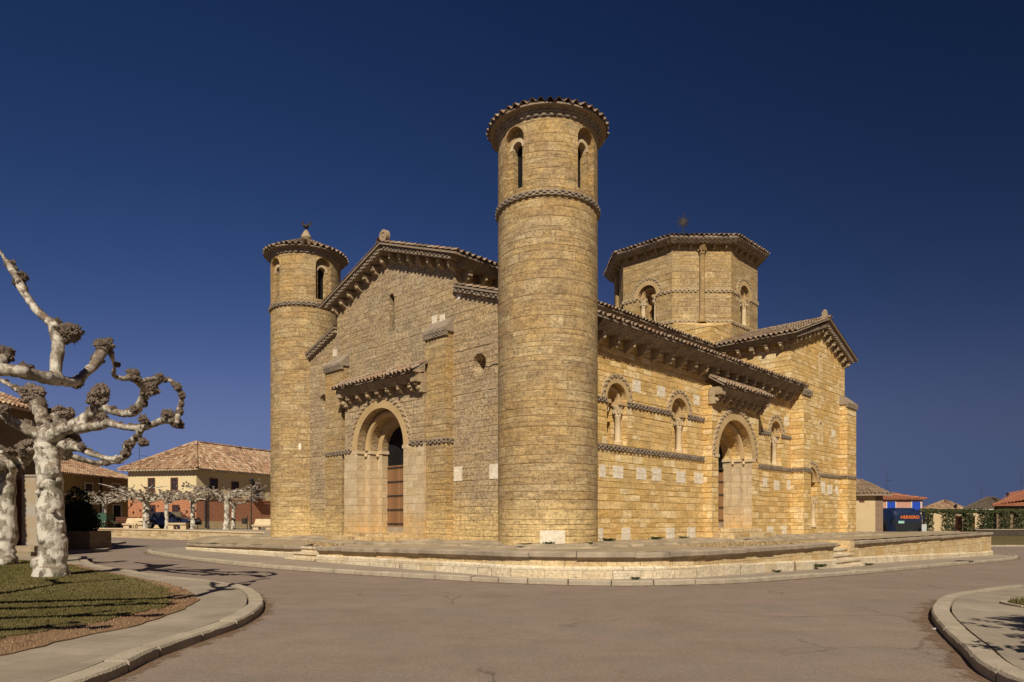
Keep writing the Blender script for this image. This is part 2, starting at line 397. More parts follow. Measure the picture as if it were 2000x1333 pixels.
def ridge(mb, a, b, r=.12, m=0, seg=.4):
    a, b = Vector(a), Vector(b); n = max(1, round((b-a).length/seg)); d = (b-a)/n; t = d.normalized()
    x = t.cross(UP).normalized(); y = x.cross(t)
    for i in range(n):
        p, q = a+d*i-d*.08, a+d*(i+1); r0 = r*random.uniform(1.0, 1.15)
        ids = [[mb.v(c+x*math.cos(PI*k/6)*rr+y*math.sin(PI*k/6)*rr) for k in range(7)] for c, rr in ((p, r0), (q, r*.92))]
        for k in range(6): mb.f((ids[0][k], ids[0][k+1], ids[1][k+1], ids[1][k]), m, [(i+500.5, 3.5)]*4)

# ================================================================== CHURCH
church = thing('church', 'golden stone romanesque church with round towers and an octagonal lantern on a paved corner', 'church', (C0.x, C0.y, 0), ANG)
FS = Fr((0, 0), (1, 0), (0, -1)); FW = Fr((0, 0), (0, 1), (-1, 0))
D0 = .65                                             # wall faces stand .65 outside the tower centres
VC = 7.8; VN = 15.6; UT0, UT1 = 18.07, 25.8; UC = (UT0+UT1)/2

# corbels: four carved variants, one mesh each, hung under every cornice
def corbel_mesh(k, s=1.0):
    mb = MB(); prof = [(0, 0), (.46, 0), (.46, -.09), (.40, -.15), (.33, -.27), (.2, -.38), (.06, -.45), (0, -.46)]
    if k == 1: prof = [(0, 0), (.46, 0), (.46, -.07), (.36, -.12), (.38, -.24), (.26, -.33), (.1, -.43), (0, -.46)]
    mb.loft([[(x, -d*s, z*s) for d, z in prof] for x in (-.11*s, .11*s)])
    if k == 0: mb.ball((0, -.40*s, -.22*s), .085*s)
    if k == 1: mb.ball((0, -.36*s, -.26*s), (.12*s, .09*s, .11*s)); mb.ball((0, -.44*s, -.2*s), .05*s)
    if k == 2: mb.ball((-.06*s, -.38*s, -.24*s), .07*s); mb.ball((.06*s, -.38*s, -.24*s), .07*s); mb.ball((0, -.25*s, -.36*s), .1*s)
    if k == 3: mb.tube([(-.13*s, -.37*s, -.2*s), (.13*s, -.37*s, -.2*s)], .075*s); mb.tube([(-.12*s, -.22*s, -.36*s), (.12*s, -.22*s, -.36*s)], .06*s)
    return mb
CM = [corbel_mesh(k).mesh('corbel') for k in range(4)]
for me in CM:
    me.materials.append(M['corbel']); me.polygons.foreach_set('use_smooth', [True]*len(me.polygons)); me.set_sharp_from_angle(angle=R(40))
def corbel(fr, s, z, d, parent, sc=1.0):
    o = bpy.data.objects.new('corbel', random.choice(CM)); COL.objects.link(o); o.parent = parent
    o.location = fr.p((s, z), d); o.rotation_euler.z = fr.rot(); o.scale = (sc,)*3
    return o

def column(parent, p, zb, zt, r, mtl, n=14, capw=1.75, name='column'):
    H = zt-zb; mb = MB()
    prof = [(r*1.55, 0), (r*1.55, .07), (r*1.35, .08), (r*1.42, .12), (r*1.1, .17), (r, .2), (r*.97, H-.42*r/.12-.02), (r*1.2, H-.40*r/.12), (r*1.2, H-.36*r/.12), (r*1.02, H-.34*r/.12), (r*1.15, H-.22*r/.12), (r*1.55, H-.10*r/.12), (r*capw, H-.04), (r*capw, H)]
    mb.lathe(prof, (p[0], p[1], zb), n)
    for k in range(8):                               # leaves of the capital
        a = 2*PI*k/8; q = Vector((p[0]+math.cos(a)*r*1.32, p[1]+math.sin(a)*r*1.32, zt-.2*r/.12))
        mb.tube([q-UP*.1, q+Vector((math.cos(a), math.sin(a), 0))*r*.25+UP*.05, q+Vector((math.cos(a), math.sin(a), 0))*r*.5+UP*.02], [r*.32, r*.34, r*.15], 5)
    return B(mb, name, mtl, parent)

def blind_window(fr, s0, d, zs, zb, parent, r=.60, rh=.80, cuts=None, colr=.115, slit=True, pale=False):
    cuts.append(cut_arch(fr, s0, zs, r, zb, d+.3, d-.48))
    cuts.append(cut_arch(fr, s0, zs-.06, r*.55, zb+.25, d, d-.72))
    if slit: cuts.append(cut_arch(fr, s0, zs-.5, .13, zb+.3, d, d-1.0))
    mb = MB(); ring(mb, fr, s0, zs, r, rh, d-.3, d+.022)
    roll(mb, fr, s0, zs, r*.80, d-.27, .085)
    ring(mb, fr, s0, zs, r*.60, r*.84, d-.47, d-.30)
    fr.box(mb, s0-r+.002, s0-r+.34, d-.47, d-.05, zs-.13, zs)   # imposts over the columns
    fr.box(mb, s0+r-.34, s0+r-.002, d-.47, d-.05, zs-.13, zs)
    w = B(mb, 'window', M['arch'], parent)
    hm = MB(); billet(hm, barc(fr, s0, zs, rh, d+.005), 2, .065, .11, .065)
    B(hm, 'hood_mould', M['billet_pale'], w)
    for sg in (-1, 1):
        q = fr.p((s0+sg*(r-.17), 0), d-.28); column(w, q, zb, zs-.13, colr, M['pale'])
    if slit:
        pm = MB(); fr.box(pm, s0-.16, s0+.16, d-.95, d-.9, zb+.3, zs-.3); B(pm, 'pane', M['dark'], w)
    return w

# ---- door leaves
def woodmat(name, c1, c2, plank=.16):
    m, n, b = mat(name); t = NT(n)
    uvm = t.node('ShaderNodeUVMap', uv_map='UVMap').outputs[0]
    sp = t.node('ShaderNodeSeparateXYZ', {0: uvm})
    pl = t.math('FLOOR', t.math('DIVIDE', sp.outputs[0], plank)); fr = t.math('FRACT', t.math('DIVIDE', sp.outputs[0], plank))
    wn = t.node('ShaderNodeTexWhiteNoise', noise_dimensions='1D'); t.L(pl, wn.inputs['W'])
    vv = t.node('ShaderNodeCombineXYZ', {0: t.math('MULTIPLY', sp.outputs[0], 40), 1: t.math('MULTIPLY', sp.outputs[1], 2), 2: t.math('MULTIPLY', pl, 5.1)}).outputs[0]
    g = t.noise(vv, 1, 5, .65)
    c = t.mix(g, c1, c2); c = t.mix(1.0, c, t.ramp(wn.outputs[0], [(0, .75), (1, 1.2)]), 'MULTIPLY')
    seam = t.ramp(fr, [(0, .25), (.06, 1), (.94, 1), (1, .25)])
    c = t.mix(1.0, c, seam, 'MULTIPLY'); t.L(c, b.inputs['Base Color']); b.inputs['Roughness'].default_value = .6
    return m
M['wood'] = woodmat('door_wood', (.20, .095, .04), (.31, .17, .08))
M['wood2'] = woodmat('garage_wood', (.36, .17, .05), (.48, .25, .08))
M['iron'] = plain('iron', (.03, .028, .027), (.05, .035, .028), 8, .6, .2)

def portal(fr, s0, d, zs, zb, parent, cuts, dw):
    """stepped round portal in a block whose face stands d outside, opening to zb"""
    steps = [(1.58, d-.42), (1.28, d-.80), (.98, d-1.20)]; jms = []
    for r, dd in steps: cuts.append(cut_arch(fr, s0, zs, r, zb, d+.3, dd))
    mb = MB()
    ring(mb, fr, s0, zs, 1.58, 1.93, d-.2, d+.025)
    roll(mb, fr, s0, zs, 1.42, d-.43, .14); ring(mb, fr, s0, zs, 1.28, 1.40, d-.6, d-.40)
    ring(mb, fr, s0, zs, .98, 1.22, d-1.1, d-.795)
    for sg in (-1, 1):                                # jambs of dressed stone, a step at each order
        jm = MB()
        for r, a, b_ in ((1.58, d-.425, d-.002), (1.28, d-.805, d-.418), (.98, d-1.1, d-.798)):
            x0, x1 = s0+sg*(r-.012), s0+sg*(r+.31); fr.box(jm, min(x0, x1), max(x0, x1), a, b_, zb, zs-.12)
        jms.append(jm)
    pr = B(mb, 'portal', M['arch'], parent)
    for jm in jms: B(jm, 'jamb', M['trim'], pr, 'box')
    hm = MB(); billet(hm, barc(fr, s0, zs, 1.93, d+.005), 2, .075, .12, .075); B(hm, 'hood_mould', M['billet_pale'], pr)
    for sg in (-1, 1):
        im = MB()
        for r, a, b_ in ((1.58, d-.42, d+.03), (1.28, d-.80, d-.38), (.98, d-1.2, d-.76)):
            x0, x1 = s0+sg*(r-.07), s0+sg*(r+.33)
            fr.box(im, min(x0, x1), max(x0, x1)-(0 if sg < 0 else .0), a-.002*r, b_, zs-.13-.002*r, zs-.002*r)
        for r, dd in ((1.50, d-.42), (1.2, d-.80)):
            im.ball(fr.p((s0+sg*r, zs-.2), dd+.05), .075)
        B(im, 'impost', M['pale'], pr)
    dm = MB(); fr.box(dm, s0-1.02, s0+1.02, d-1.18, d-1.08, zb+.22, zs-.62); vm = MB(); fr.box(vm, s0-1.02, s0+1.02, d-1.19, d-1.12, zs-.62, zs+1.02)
    door = B(dm, 'door', M['wood'], pr, uv='box'); B(vm, 'tympanum_dark_panel', M['dark'], pr); vm = MB(); fr.box(vm, s0-1.02, s0+1.02, d-1.18, d-1.06, zb, zb+.22); B(vm, 'door_sill', M['coping'], pr)  # near-black panel paints the unlit arch above the door leaf
    nb = MB()
    for k in range(5):
        z = zb+.32+k*.58
        fr.box(nb, s0-.97, s0+.97, d-1.085, d-1.062, z, z+.05)
        for q in range(16): nb.ball(fr.p((s0-.9+q*.12, z+.01), d-1.05), .03, 6, 4)
    B(nb, 'studs', M['iron'], door)
    return pr

# ---- aisle wall, south (cut by windows and portal)
cs = []
SP, DP = 11.25, 1.03                                 # portal centre, block face
win_s = [(2.98, 5.9), (7.2, 5.9), (16.25, 5.9)]
for s0, zs in win_s: blind_window(FS, s0, D0, zs, 4.33, church, cuts=cs)
mb = MB(); FS.box(mb, 0, UT0+.3, -.75, D0, .5, 8.2)
aw = B(mb, 'aisle_wall', M['south'], church, 'box')
portal_s = portal(FS, SP, DP, 4.42, 1.30, church, cs, D0)
cut(aw, cs)
pbl = MB(); FS.box(pbl, 9.13, 13.5, .6, DP, .5, 7.25)
pb = B(pbl, 'portal_block', M['south'], church, 'box')
cut(pb, [cut_arch(FS, SP, 4.42, r, 1.30, 2, .3) for r in (1.58,)])
st = MB(); FS.box(st, SP-1.6, SP+1.6, .2, 1.55, .5, 1.28); FS.box(st, SP-2.0, SP+2.0, 1.0, 1.95, .5, 1.1)
B(st, 'threshold', M['base'], portal_s, 'box')
# patches of new pale stone, flush but for a finger's breadth
pt = MB()
for a, b, c, d_ in [(1.93, 3.57, 2.31, 3.11), (2.73, 3.58, 3.35, 3.12), (4.19, 3.6, 4.83, 3.14), (5.21, 3.62, 5.89, 3.13), (6.97, 3.59, 7.64, 3.13), (8.37, 3.6, 9.08, 3.15), (14.79, 3.65, 15.24, 3.23), (16.05, 3.6, 16.64, 3.12), (17.56, 3.67, 18.0, 3.17),
               (3.95, 6.79, 4.46, 6.34), (5.57, 6.8, 6.15, 6.37), (8.3, 6.8, 8.78, 6.38), (17.25, 6.84, 17.75, 6.4),
               (1.9, 1.37, 2.17, .9), (3.26, 1.38, 3.8, .9), (6.22, 1.35, 6.82, .9), (7.8, 1.36, 8.45, .89), (15.24, 1.35, 15.93, .9), (16.95, 1.37, 17.5, .9)]:
    for i in range(2):
        zz0, zz1 = d_+(b-d_)*i/2+.006, d_+(b-d_)*(i+1)/2-.006
        k = a+(c-a)*random.choice((.48, .5, .55)); FS.box(pt, a+.006, k-.006, D0-.05, D0+.012, zz0, zz1); FS.box(pt, k+.006, c-.006, D0-.05, D0+.010, zz0, zz1)
    B(pt, 'patch_stone', M['white'], aw); pt = MB()
# ---- transept and crossing
mb = MB(); gp = [(UT0, .5), (UT1, .5), (UT1, 11.05), (UC, 12.38), (UT0, 11.05)]
mb.prism(gp, lambda q, d: Vector((q[0], d, q[1])), -D0, 16.25)
tr = B(mb, 'transept', M['south'], church, 'box')
cuts = [cut_arch(FS, 22.05, 6.9, .13, 6.0, 2, .25), cut_arch(FS, 22.02, 10.6, .11, 9.35, 2, .25), cut_arch(FS, 20.75, 3.7, .78, 1.2, 2, .15)]
cut(tr, cuts)
nm = MB(); ring(nm, FS, 20.75, 3.7, .78, 1.0, D0-.3, D0+.03); roll(nm, FS, 20.75, 3.7, .66, D0-.14, .11)
FS.box(nm, 21.22, 21.56, D0-.3, D0-.02, 2.84, 2.97)
tn = B(nm, 'niche', M['arch'], church)
column(tn, FS.p((21.38, 0), D0-.16), 1.25, 2.84, .12, M['pale'])
for s, z, w, h in ((22.05, 6.9, .22, 1.0), (22.02, 10.6, .19, 1.3)):
    f = MB(); ring(f, FS, s, z, w*.6, w*1.3, D0-.1, D0+.02, n=10)
    for sg in (-1, 1): FS.box(f, s+sg*w*.95-w*.35, s+sg*w*.95+w*.35, D0-.1, D0+.018, z-h+.1, z)
    wf = B(f, 'window', M['pale'], tr); p = MB(); FS.box(p, s-.2, s+.2, .27, .30, z-h, z+.2); B(p, 'pane', M['dark'], wf)
pt = MB()
for a, b, c, d_ in [(22.15, 3.8, 22.7, 3.14), (23.06, 3.63, 23.77, 3.11), (24.3, 3.63, 24.75, 3.14), (23.69, 6.83, 24.25, 6.38)]:
    FS.box(pt, a, (a+c)/2-.006, D0-.05, D0+.011, d_, b); FS.box(pt, (a+c)/2+.006, c, D0-.05, D0+.012, d_, b-.05)
    B(pt, 'patch_stone', M['white'], tr); pt = MB()
def buttress(fr, s0, s1, d, zt, zb=.5, dw=D0, mtl='south', slope=.55, cap=True, name='buttress'):
    mb = MB(); q = [(dw-.2, zb), (d, zb), (d, zt), (dw-.2, zt+slope)]
    mb.loft([[fr.p((s, z), dd) for dd, z in q] for s in (s0, s1)])
    o = B(mb, name, M[mtl], church, 'box')
    if cap:
        c = MB(); q = [(dw-.1, zt-.02), (d+.09, zt-.02), (d+.09, zt+.10), (dw-.1, zt+slope+.12)]
        c.loft([[fr.p((s, z), dd) for dd, z in q] for s in (s0-.07, s1+.07)])
        billet(c, bline(fr, s0-.06, zt-.19, s1+.06, zt-.19, d+.04), 3, .055, .085, .05, .08)
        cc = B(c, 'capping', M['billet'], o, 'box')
    return o
buttress(FS, 18.05, 18.98, 1.30, 8.15, slope=.55)
be = buttress(FS, 24.98, 26.45, 1.08, 8.35, slope=.5)
# ---- west front
mb = MB()
def roofline(v):                                     # stepped outline of the west front
    return None
poly = [(0, .5), (VN, .5), (VN, 8.74), (11.75, 10.07), (11.75, 11.1), (VC, 12.42), (3.85, 11.1), (3.85, 10.07), (0, 8.74)]
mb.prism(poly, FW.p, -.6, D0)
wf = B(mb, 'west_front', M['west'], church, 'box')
cw = [cut_arch(FW, 7.72, 10.55, .165, 9.2, 2, .15)]
def cyl_cut(fr, s, z, r, d0, d1, r2=None):
    m = MB(); n = 24
    m.loft([[fr.p((s+rr*math.cos(2*PI*k/n), z+rr*math.sin(2*PI*k/n)), d) for k in range(n)] for d, rr in ((d0, r), (d1, r2 or r))]); return m
for s, z in ((2.6, 7.13), (12.9, 7.0)): cw.append(cyl_cut(FW, s, z, .34, D0+.02, D0-.55, .2))
DPW = 1.12; SW = 7.9
portal_w = portal(FW, SW, DPW, 4.52, 1.15, church, cw, D0)
cut(wf, cw)
for s, z in ((2.6, 7.13), (12.9, 7.0)):
    f = MB(); n = 24; rr = []
    for k in range(n+1):
        a = 2*PI*k/n; rr.append([FW.p((s+r*math.cos(a), z+r*math.sin(a)), d) for r, d in ((.345, D0-.05), (.58, D0-.05), (.58, D0+.012), (.345, D0+.012))])
    f.loft(rr); ow = B(f, 'round_window', M['west'], church, 'box'); p = MB(); FW.box(p, s-.25, s+.25, D0-.54, D0-.5, z-.25, z+.25); B(p, 'pane', M['dark'], ow)
f = MB(); ring(f, FW, 7.72, 10.55, .17, .30, D0-.1, D0+.02, n=12); ws = B(f, 'window', M['west'], church, 'box')
p = MB(); FW.box(p, 7.5, 7.94, .40, .43, 9.15, 10.75); B(p, 'pane', M['dark'], ws)
f = MB()
for a in (-.06, .06): FW.box(f, 7.72+a-.015, 7.72+a+.015, .46, .49, 9.2, 10.65)
B(f, 'window_bars', M['iron'], ws)
mb = MB(); FW.box(mb, 5.1, 10.4, .6, DPW, .5, 7.15)
pbw = B(mb, 'portal_block', M['west'], church, 'box'); cut(pbw, [cut_arch(FW, SW, 4.52, 1.58, 1.15, 2, .3)])
lm = MB()                                            # the paler ashlar below the string
FW.box(lm, 5.08, SW-1.585, DPW-.1, DPW+.02, .9, 4.5); B(lm, 'portal_ashlar', M['trim'], portal_w, 'box')
lm = MB(); FW.box(lm, SW+1.585, 10.42, DPW-.1, DPW+.02, .9, 4.5); B(lm, 'portal_ashlar', M['trim'], portal_w, 'box')
st = MB(); FW.box(st, SW-1.6, SW+1.6, .2, 1.6, .5, 1.13); FW.box(st, SW-2.4, SW+2.4, 1.0, 2.1, .5, 1.0)
B(st, 'threshold', M['base'], portal_w, 'box')
buttress(FW, 4.0, 5.18, 1.0, 8.5, mtl='tower', slope=.5)
buttress(FW, 10.85, 12.15, 1.0, 8.3, mtl='tower', slope=.5)
pt = MB()
for a, b, c, d_ in [(3.95, 3.57, 3.5, 3.06), (2.1, 3.56, 1.68, 3.06), (5.2, 9.3, 4.9, 9.0), (4.75, 9.25, 4.45, 8.95), (12.1, 9.2, 11.8, 8.9), (3.8, 9.78, 3.55, 9.6)]:
    FW.box(pt, c, a, D0-.05, D0+.013, d_, b); B(pt, 'patch_stone', M['white'], wf); pt = MB()
cbm = MB(); cbm.tube([FW.p((2.35, 6.98), D0+.02), FW.p((2.1, 6.93), D0+.02), FW.p((1.9, 6.98), D0+.02), FW.p((1.4, 6.95), D0+.02)], .012, 5); B(cbm, 'cable', M['iron'], wf)
# nave clerestory and north side
mb = MB(); mb.box(.2, UT0, 3.85, 4.3, 7.5, 11.06); mb.box(.2, UT0, 11.3, 11.75, 7.5, 11.06)
B(mb, 'nave_wall', M['south'], church, 'box')
mb = MB(); mb.box(.2, UT0, VN+.0, VN+.65, .5, 8.2); B(mb, 'aisle_wall', M['west'], church, 'box')
mb = MB(); mb.box(UT1-.01, 31, 3.85, 11.75, .5, 11.0)
mb.lathe([(3.5, .5), (3.5, 9.6), (3.7, 9.7), (.1, 10.9)], (31, VC, 0), 32); B(mb, 'chancel', M['south'], church, 'box')

# ---- string courses
def strings(name, segs, rows=3, rowh=.06, parent=church, mtl='billet', step=.12):
    for path in segs:
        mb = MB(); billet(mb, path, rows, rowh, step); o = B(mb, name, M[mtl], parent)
    return o
strings('string_course', [bline(FS, 1.3, 4.10, 9.12, 4.10, D0), bline(FS, 13.52, 4.10, 18.04, 4.10, D0), bline(FS, 18.05, 4.10, 18.98, 4.10, 1.30),
        bline(Fr((18.98, 0), (0, -1), (1, 0)), .66, 4.1, 1.3, 4.1, 0), bline(Fr((18.05, 0), (0, -1), (-1, 0)), .72, 4.1, 1.3, 4.1, 0),
        bline(FS, 21.75, 4.06, 24.97, 4.06, D0), bline(FS, 24.98, 4.06, 26.45, 4.06, 1.08), bline(Fr((24.98, 0), (0, -1), (-1, 0)), .72, 4.06, 1.08, 4.06, 0)])
strings('string_course', [bline(FS, 1.3, 5.74, 2.37, 5.74, D0), bline(FS, 3.58, 5.74, 6.59, 5.74, D0), bline(FS, 7.81, 5.74, 9.12, 5.74, D0), bline(FS, 14.6, 5.74, 15.64, 5.74, D0), bline(FS, 16.86, 5.74, 18.04, 5.74, D0)])
strings('string_course', [bline(FW, 4.0, 4.45, 5.1, 4.45, 1.0), bline(FW, 5.1, 4.45, SW-2.03, 4.45, DPW+.02), bline(FW, SW+2.03, 4.45, 10.4, 4.45, DPW+.02), bline(FW, 10.4, 4.45, 12.15, 4.45, 1.0),
        bline(Fr((0, 4.0), (-1, 0), (0, -1)), .68, 4.45, 1.0, 4.45, 0)])
strings('string_course', [barc(FS, 20.75, 3.7, 1.0, D0+.005, a0=0, a1=1.9)], 2, .08, tn, 'billet_pale')
# ---- cornices with corbels
def cornice(fr, s0, z0, s1, z1, d, n, parent=church, proj=.5, rows=3, rowh=.072, sc=.72, corb=True):
    """raking cornice of a gable: chequered upright face over small corbels"""
    mb = MB(); H = rows*rowh
    sl = math.atan2(z1-z0, s1-s0); un = (-math.sin(sl), math.cos(sl))
    if un[1] < 0: un = (-un[0], -un[1])
    q = lambda s, z, o: fr.p((s+un[0]*o, z+un[1]*o), 0)
    pts = []
    for s, z in ((s0, z0), (s1, z1)):
        pts.append([q(s, z, 0)+fr.n*(d-.1), q(s, z, 0)+fr.n*(d+proj-.06), q(s, z, H)+fr.n*(d+proj-.06), q(s, z, H)+fr.n*(d-.1)])
    mb.loft(pts); billet(mb, bline(fr, s0, z0, s1, z1, d+proj-.06), rows, rowh, .125, .075, .02)
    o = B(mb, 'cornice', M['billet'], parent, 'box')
    if corb:
        for k in range(n):
            t = (k+.5)/n
            corbel(fr, s0+(s1-s0)*t, z0+(z1-z0)*t-.004-.05, d-.02, o, sc)
    return o
def eave(fr, s0, s1, z0, d, n, parent=church, proj=.62, hh=.28, flat=.34, sc=.85, miter=0, mtl='billet'):
    """eave cornice: hollow, chequered underside rising outwards over small corbels; miter lengthens the outer edge at corners"""
    mb = MB(); e = lambda f: miter*f
    prof = [(d-.1, z0), (d+flat, z0), (d+proj, z0+hh), (d+proj, z0+hh+.05), (d-.1, z0+hh+.05)]
    ext = [0, flat*miter, proj*miter, proj*miter, 0]
    mb.loft([[fr.p((s-x, z), dd) for (dd, z), x in zip(prof, ext)] for s in (s0,)]+[[fr.p((s1+x, z), dd) for (dd, z), x in zip(prof, ext)]])
    up = (fr.n*(proj-flat)+UP*hh).normalized(); out = (fr.n*hh-UP*(proj-flat)).normalized(); L = math.hypot(proj-flat, hh)
    a, b = fr.p((s0, z0), d+flat), fr.p((s1, z0), d+flat)
    billet(mb, [(a, out, up), (b, out, up)], 4, L/4-.002, .13, .04, .01)
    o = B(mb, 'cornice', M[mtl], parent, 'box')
    for k in range(n): corbel(fr, s0+(s1-s0)*(k+.5)/n, z0-.003, d-.02, o, sc)
    return o
eave(FS, 1.3, 18.0, 8.05, D0, 19, proj=.66, hh=.28, flat=.36, sc=.95)                       # aisle eave
eave(FS, -.6, UT0-.1, 10.76, -3.85, 24, proj=.55, hh=.26)  # nave eave
cornice(FW, 3.62, 10.93, VC, 12.36, D0, 7, proj=.48); cornice(FW, VC, 12.36, 11.98, 10.93, D0, 7, proj=.48)
cornice(FS, UT0-.25, 10.86, UC, 12.2, D0, 7, proj=.42); cornice(FS, UC, 12.2, UT1+.25, 10.86, D0, 7, proj=.42)
FT = Fr((UT0, 0), (0, 1), (-1, 0))
eave(FT, -.6, 4.0, 10.76, 0, 6, proj=.52, hh=.26, flat=.3)
mb = MB(); mb2 = MB(); billet(mb, bline(FW, 1.45, 9.09, 3.85, 9.90, D0+.1), 3, .072, .125, .075, .15); billet(mb2, bline(FW, 14.25, 9.06, 11.75, 9.90, D0+.1), 3, .072, .125, .075, .15)
B(mb, 'raking_cornice', M['billet'], wf); B(mb2, 'raking_cornice', M['billet'], wf)
# nave gable flank returns
mb = MB()
# ---- roofs
def lean(mb, u0, u1, v0, z0, v1, z1, n):
    tiles(mb, lambda t: (u0+(u1-u0)*t, v0, z0), lambda t: (u0+(u1-u0)*t, v1, z1), n, 0)
    slab(mb, [(u0, v0+.03, z0-.0), (u1, v0+.03, z0), (u1, v1, z1), (u0, v1, z1)], .07)
rm = MB(); lean(rm, .9, 18.35, -1.42, 8.37, 3.9, 10.1, 66); B(rm, 'aisle_roof', M['tile'], church, recalc=False)
rm = MB(); lean(rm, .9, 18.0, 17.0, 8.37, 11.7, 10.1, 60)
lean(rm, -.85, .9, 1.35, 9.30, 3.86, 10.14, 7); lean(rm, -.85, .9, 14.3, 9.30, 11.74, 10.14, 7)
B(rm, 'aisle_roof', M['tile'], church, recalc=False)
rm = MB()
for v0 in (3.18, 12.42):
    tiles(rm, lambda t: (-1.22+(UC-1+1.22)*t, v0, 11.06), lambda t: (-1.22+(UC-1+1.22)*t, VC, 12.66), 82, 0)
    slab(rm, [(-1.2, v0+(.03 if v0 < 7 else -.03), 11.05), (20.9, v0+(.03 if v0 < 7 else -.03), 11.05), (20.9, VC, 12.65), (-1.2, VC, 12.65)], .07)
ridge(rm, (-1.25, VC, 12.68), (19, VC, 12.68)); B(rm, 'nave_roof', M['tile'], church, recalc=False)
rm = MB()
for u0, sg in ((17.42, 1), (26.45, -1)):
    tiles(rm, lambda t: (u0, -1.22+18.0*t, 11.08), lambda t: (UC, -1.22+18.0*t, 12.66), 66, 0)
    slab(rm, [(u0+.03*sg, -1.2, 11.07), (u0+.03*sg, 16.75, 11.07), (UC, 16.75, 12.65), (UC, -1.2, 12.65)], .07)
ridge(rm, (UC, -1.25, 12.68), (UC, 16.8, 12.68)); B(rm, 'transept_roof', M['tile'], church, recalc=False)
# ---- canopies over the portals
def canopy(fr, s0, s1, d, ze, dw, nt, nc):
    o = MB()
    c = eave(fr, s0+.22, s1-.22, ze-.31, dw, 0, church, proj=d-.11-dw, hh=.26, flat=.26); c.name = 'canopy'
    for sg, s in ((-1, s0+.25), (1, s1-.25)):
        e = MB(); fr.box(e, s-.15, s+.15, dw-.1, d-.16, ze-.37, ze-.05); fr.box(e, s-.14, s+.14, dw-.1, dw+.16, ze-.72, ze-.37)
        e.ball(fr.p((s, ze-.56), dw+.18), .11); e.ball(fr.p((s, ze-.42), dw+.3), .09); B(e, 'canopy_bracket', M['corbel'], c)
    rm = MB(); n0 = fr.n
    tiles(rm, lambda t: fr.p((s0+(s1-s0)*t, ze), d), lambda t: fr.p((s0+(s1-s0)*t, ze+.42), dw-.05), nt, 0, seg=(6, 4))
    slab(rm, [fr.p((s0, ze-.0), d-.03), fr.p((s1, ze-.0), d-.03), fr.p((s1, ze+.42), dw-.05), fr.p((s0, ze+.42), dw-.05)], .06)
    B(rm, 'canopy_roof', M['tile'], c, recalc=False)
    for k in range(nc): corbel(fr, s0+.7+(s1-s0-1.4)*k/(nc-1), ze-.315, dw-.02, c, .72)
canopy(FS, 8.95, 13.7, 1.68, 7.18, DP, 19, 7)
canopy(FW, 4.95, 10.5, 1.72, 7.10, DPW, 22, 7)

# ---- round corner towers
def corner_tower(vc):
    RT = 1.64; mb = MB()
    n = 96; rings = []
    for z in (.5, 11.62, 13.0, 14.4): rings.append([(RT*math.cos(2*PI*k/n), vc+RT*math.sin(2*PI*k/n), z) for k in range(n)])
    mb.loft(rings)
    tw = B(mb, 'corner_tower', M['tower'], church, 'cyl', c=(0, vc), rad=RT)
    cc = []; wins = []
    for a in (180, 270, 0, 90):
        q = Vector((math.cos(R(a)), math.sin(R(a)))); fr = Fr((0, vc), (-q.y, q.x), (q.x, q.y))
        cc.append(cut_arch(fr, 0, 13.55, .40, 11.98, 2.2, RT-.20)); cc.append(cut_arch(fr, 0, 13.36, .21, 11.98, 2.2, RT-.85)); wins.append(fr)
    cut(tw, cc, 'cyl', (0, vc), RT)
    for fr in wins:
        w = MB(); ring(w, fr, 0, 13.36, .205, .31, RT-.4, RT-.18, n=16)
        o = B(w, 'window', M['pale'], tw)
        p = MB(); fr.box(p, -.25, .25, RT-.84, RT-.80, 11.98, 13.6); B(p, 'pane', M['dark'], tw) if False else None
        p = MB(); fr.box(p, -.215, .215, RT-.50, RT-.44, 11.99, 13.5); pp = B(p, 'window_dark_panel', M['dark'], tw)  # near-black panel paints in the unlit depth of the slit
    # ring of billets
    m2 = MB(); P = []
    for k in range(97):
        a = 2*PI*k/96; o = Vector((math.cos(a), math.sin(a), 0)); P.append((Vector((0, vc, 11.62))+o*(RT+.03), o, UP))
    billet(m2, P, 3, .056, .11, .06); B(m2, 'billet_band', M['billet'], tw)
    # eave cornice
    m3 = MB(); m3.lathe([(RT-.1, 14.0), (RT+.012, 14.02), (RT+.02, 14.10), (RT+.045, 14.18), (RT+.085, 14.26), (RT+.10, 14.32), (RT-.1, 14.34)], (0, vc, 0), 64)
    for zz, r_, tl in ((14.06, RT+.022, .25), (14.145, RT+.04, .4), (14.23, RT+.078, .5)):
        P = []
        for k in range(97):
            a = 2*PI*k/96; o = Vector((math.cos(a), math.sin(a), 0)); P.append((Vector((0, vc, zz))+o*r_, (o-UP*tl).normalized(), (UP+o*tl).normalized()))
        billet(m3, P, 1, .075, .12, .045, .02)
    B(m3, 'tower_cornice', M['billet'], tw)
    # roof: rings of barrel tiles round a low cone
    m4 = MB(); RE, ZE, ZA = 1.94, 14.33, 15.28
    def ea(t): a = 2*PI*t; return (RE*math.cos(a), vc+RE*math.sin(a), ZE)
    def tp(t): a = 2*PI*t; return (.12*math.cos(a), vc+.12*math.sin(a), ZA)
    tiles(m4, ea, tp, 44, 0, h=.085, seg=(7, 4))
    m4.lathe([(RE-.02, ZE-.05), (RE-.02, ZE), (.1, ZA-.02)], (0, vc, 0), 44)
    B(m4, 'tower_roof', M['tile'], tw, recalc=False)
    return tw
t1 = corner_tower(0.0); t2 = corner_tower(VN)
pt = MB(); fr = Fr((0, 0), (math.sin(R(230)), -math.cos(R(230))), (math.cos(R(230)), math.sin(R(230))))
for q in range(3): pass
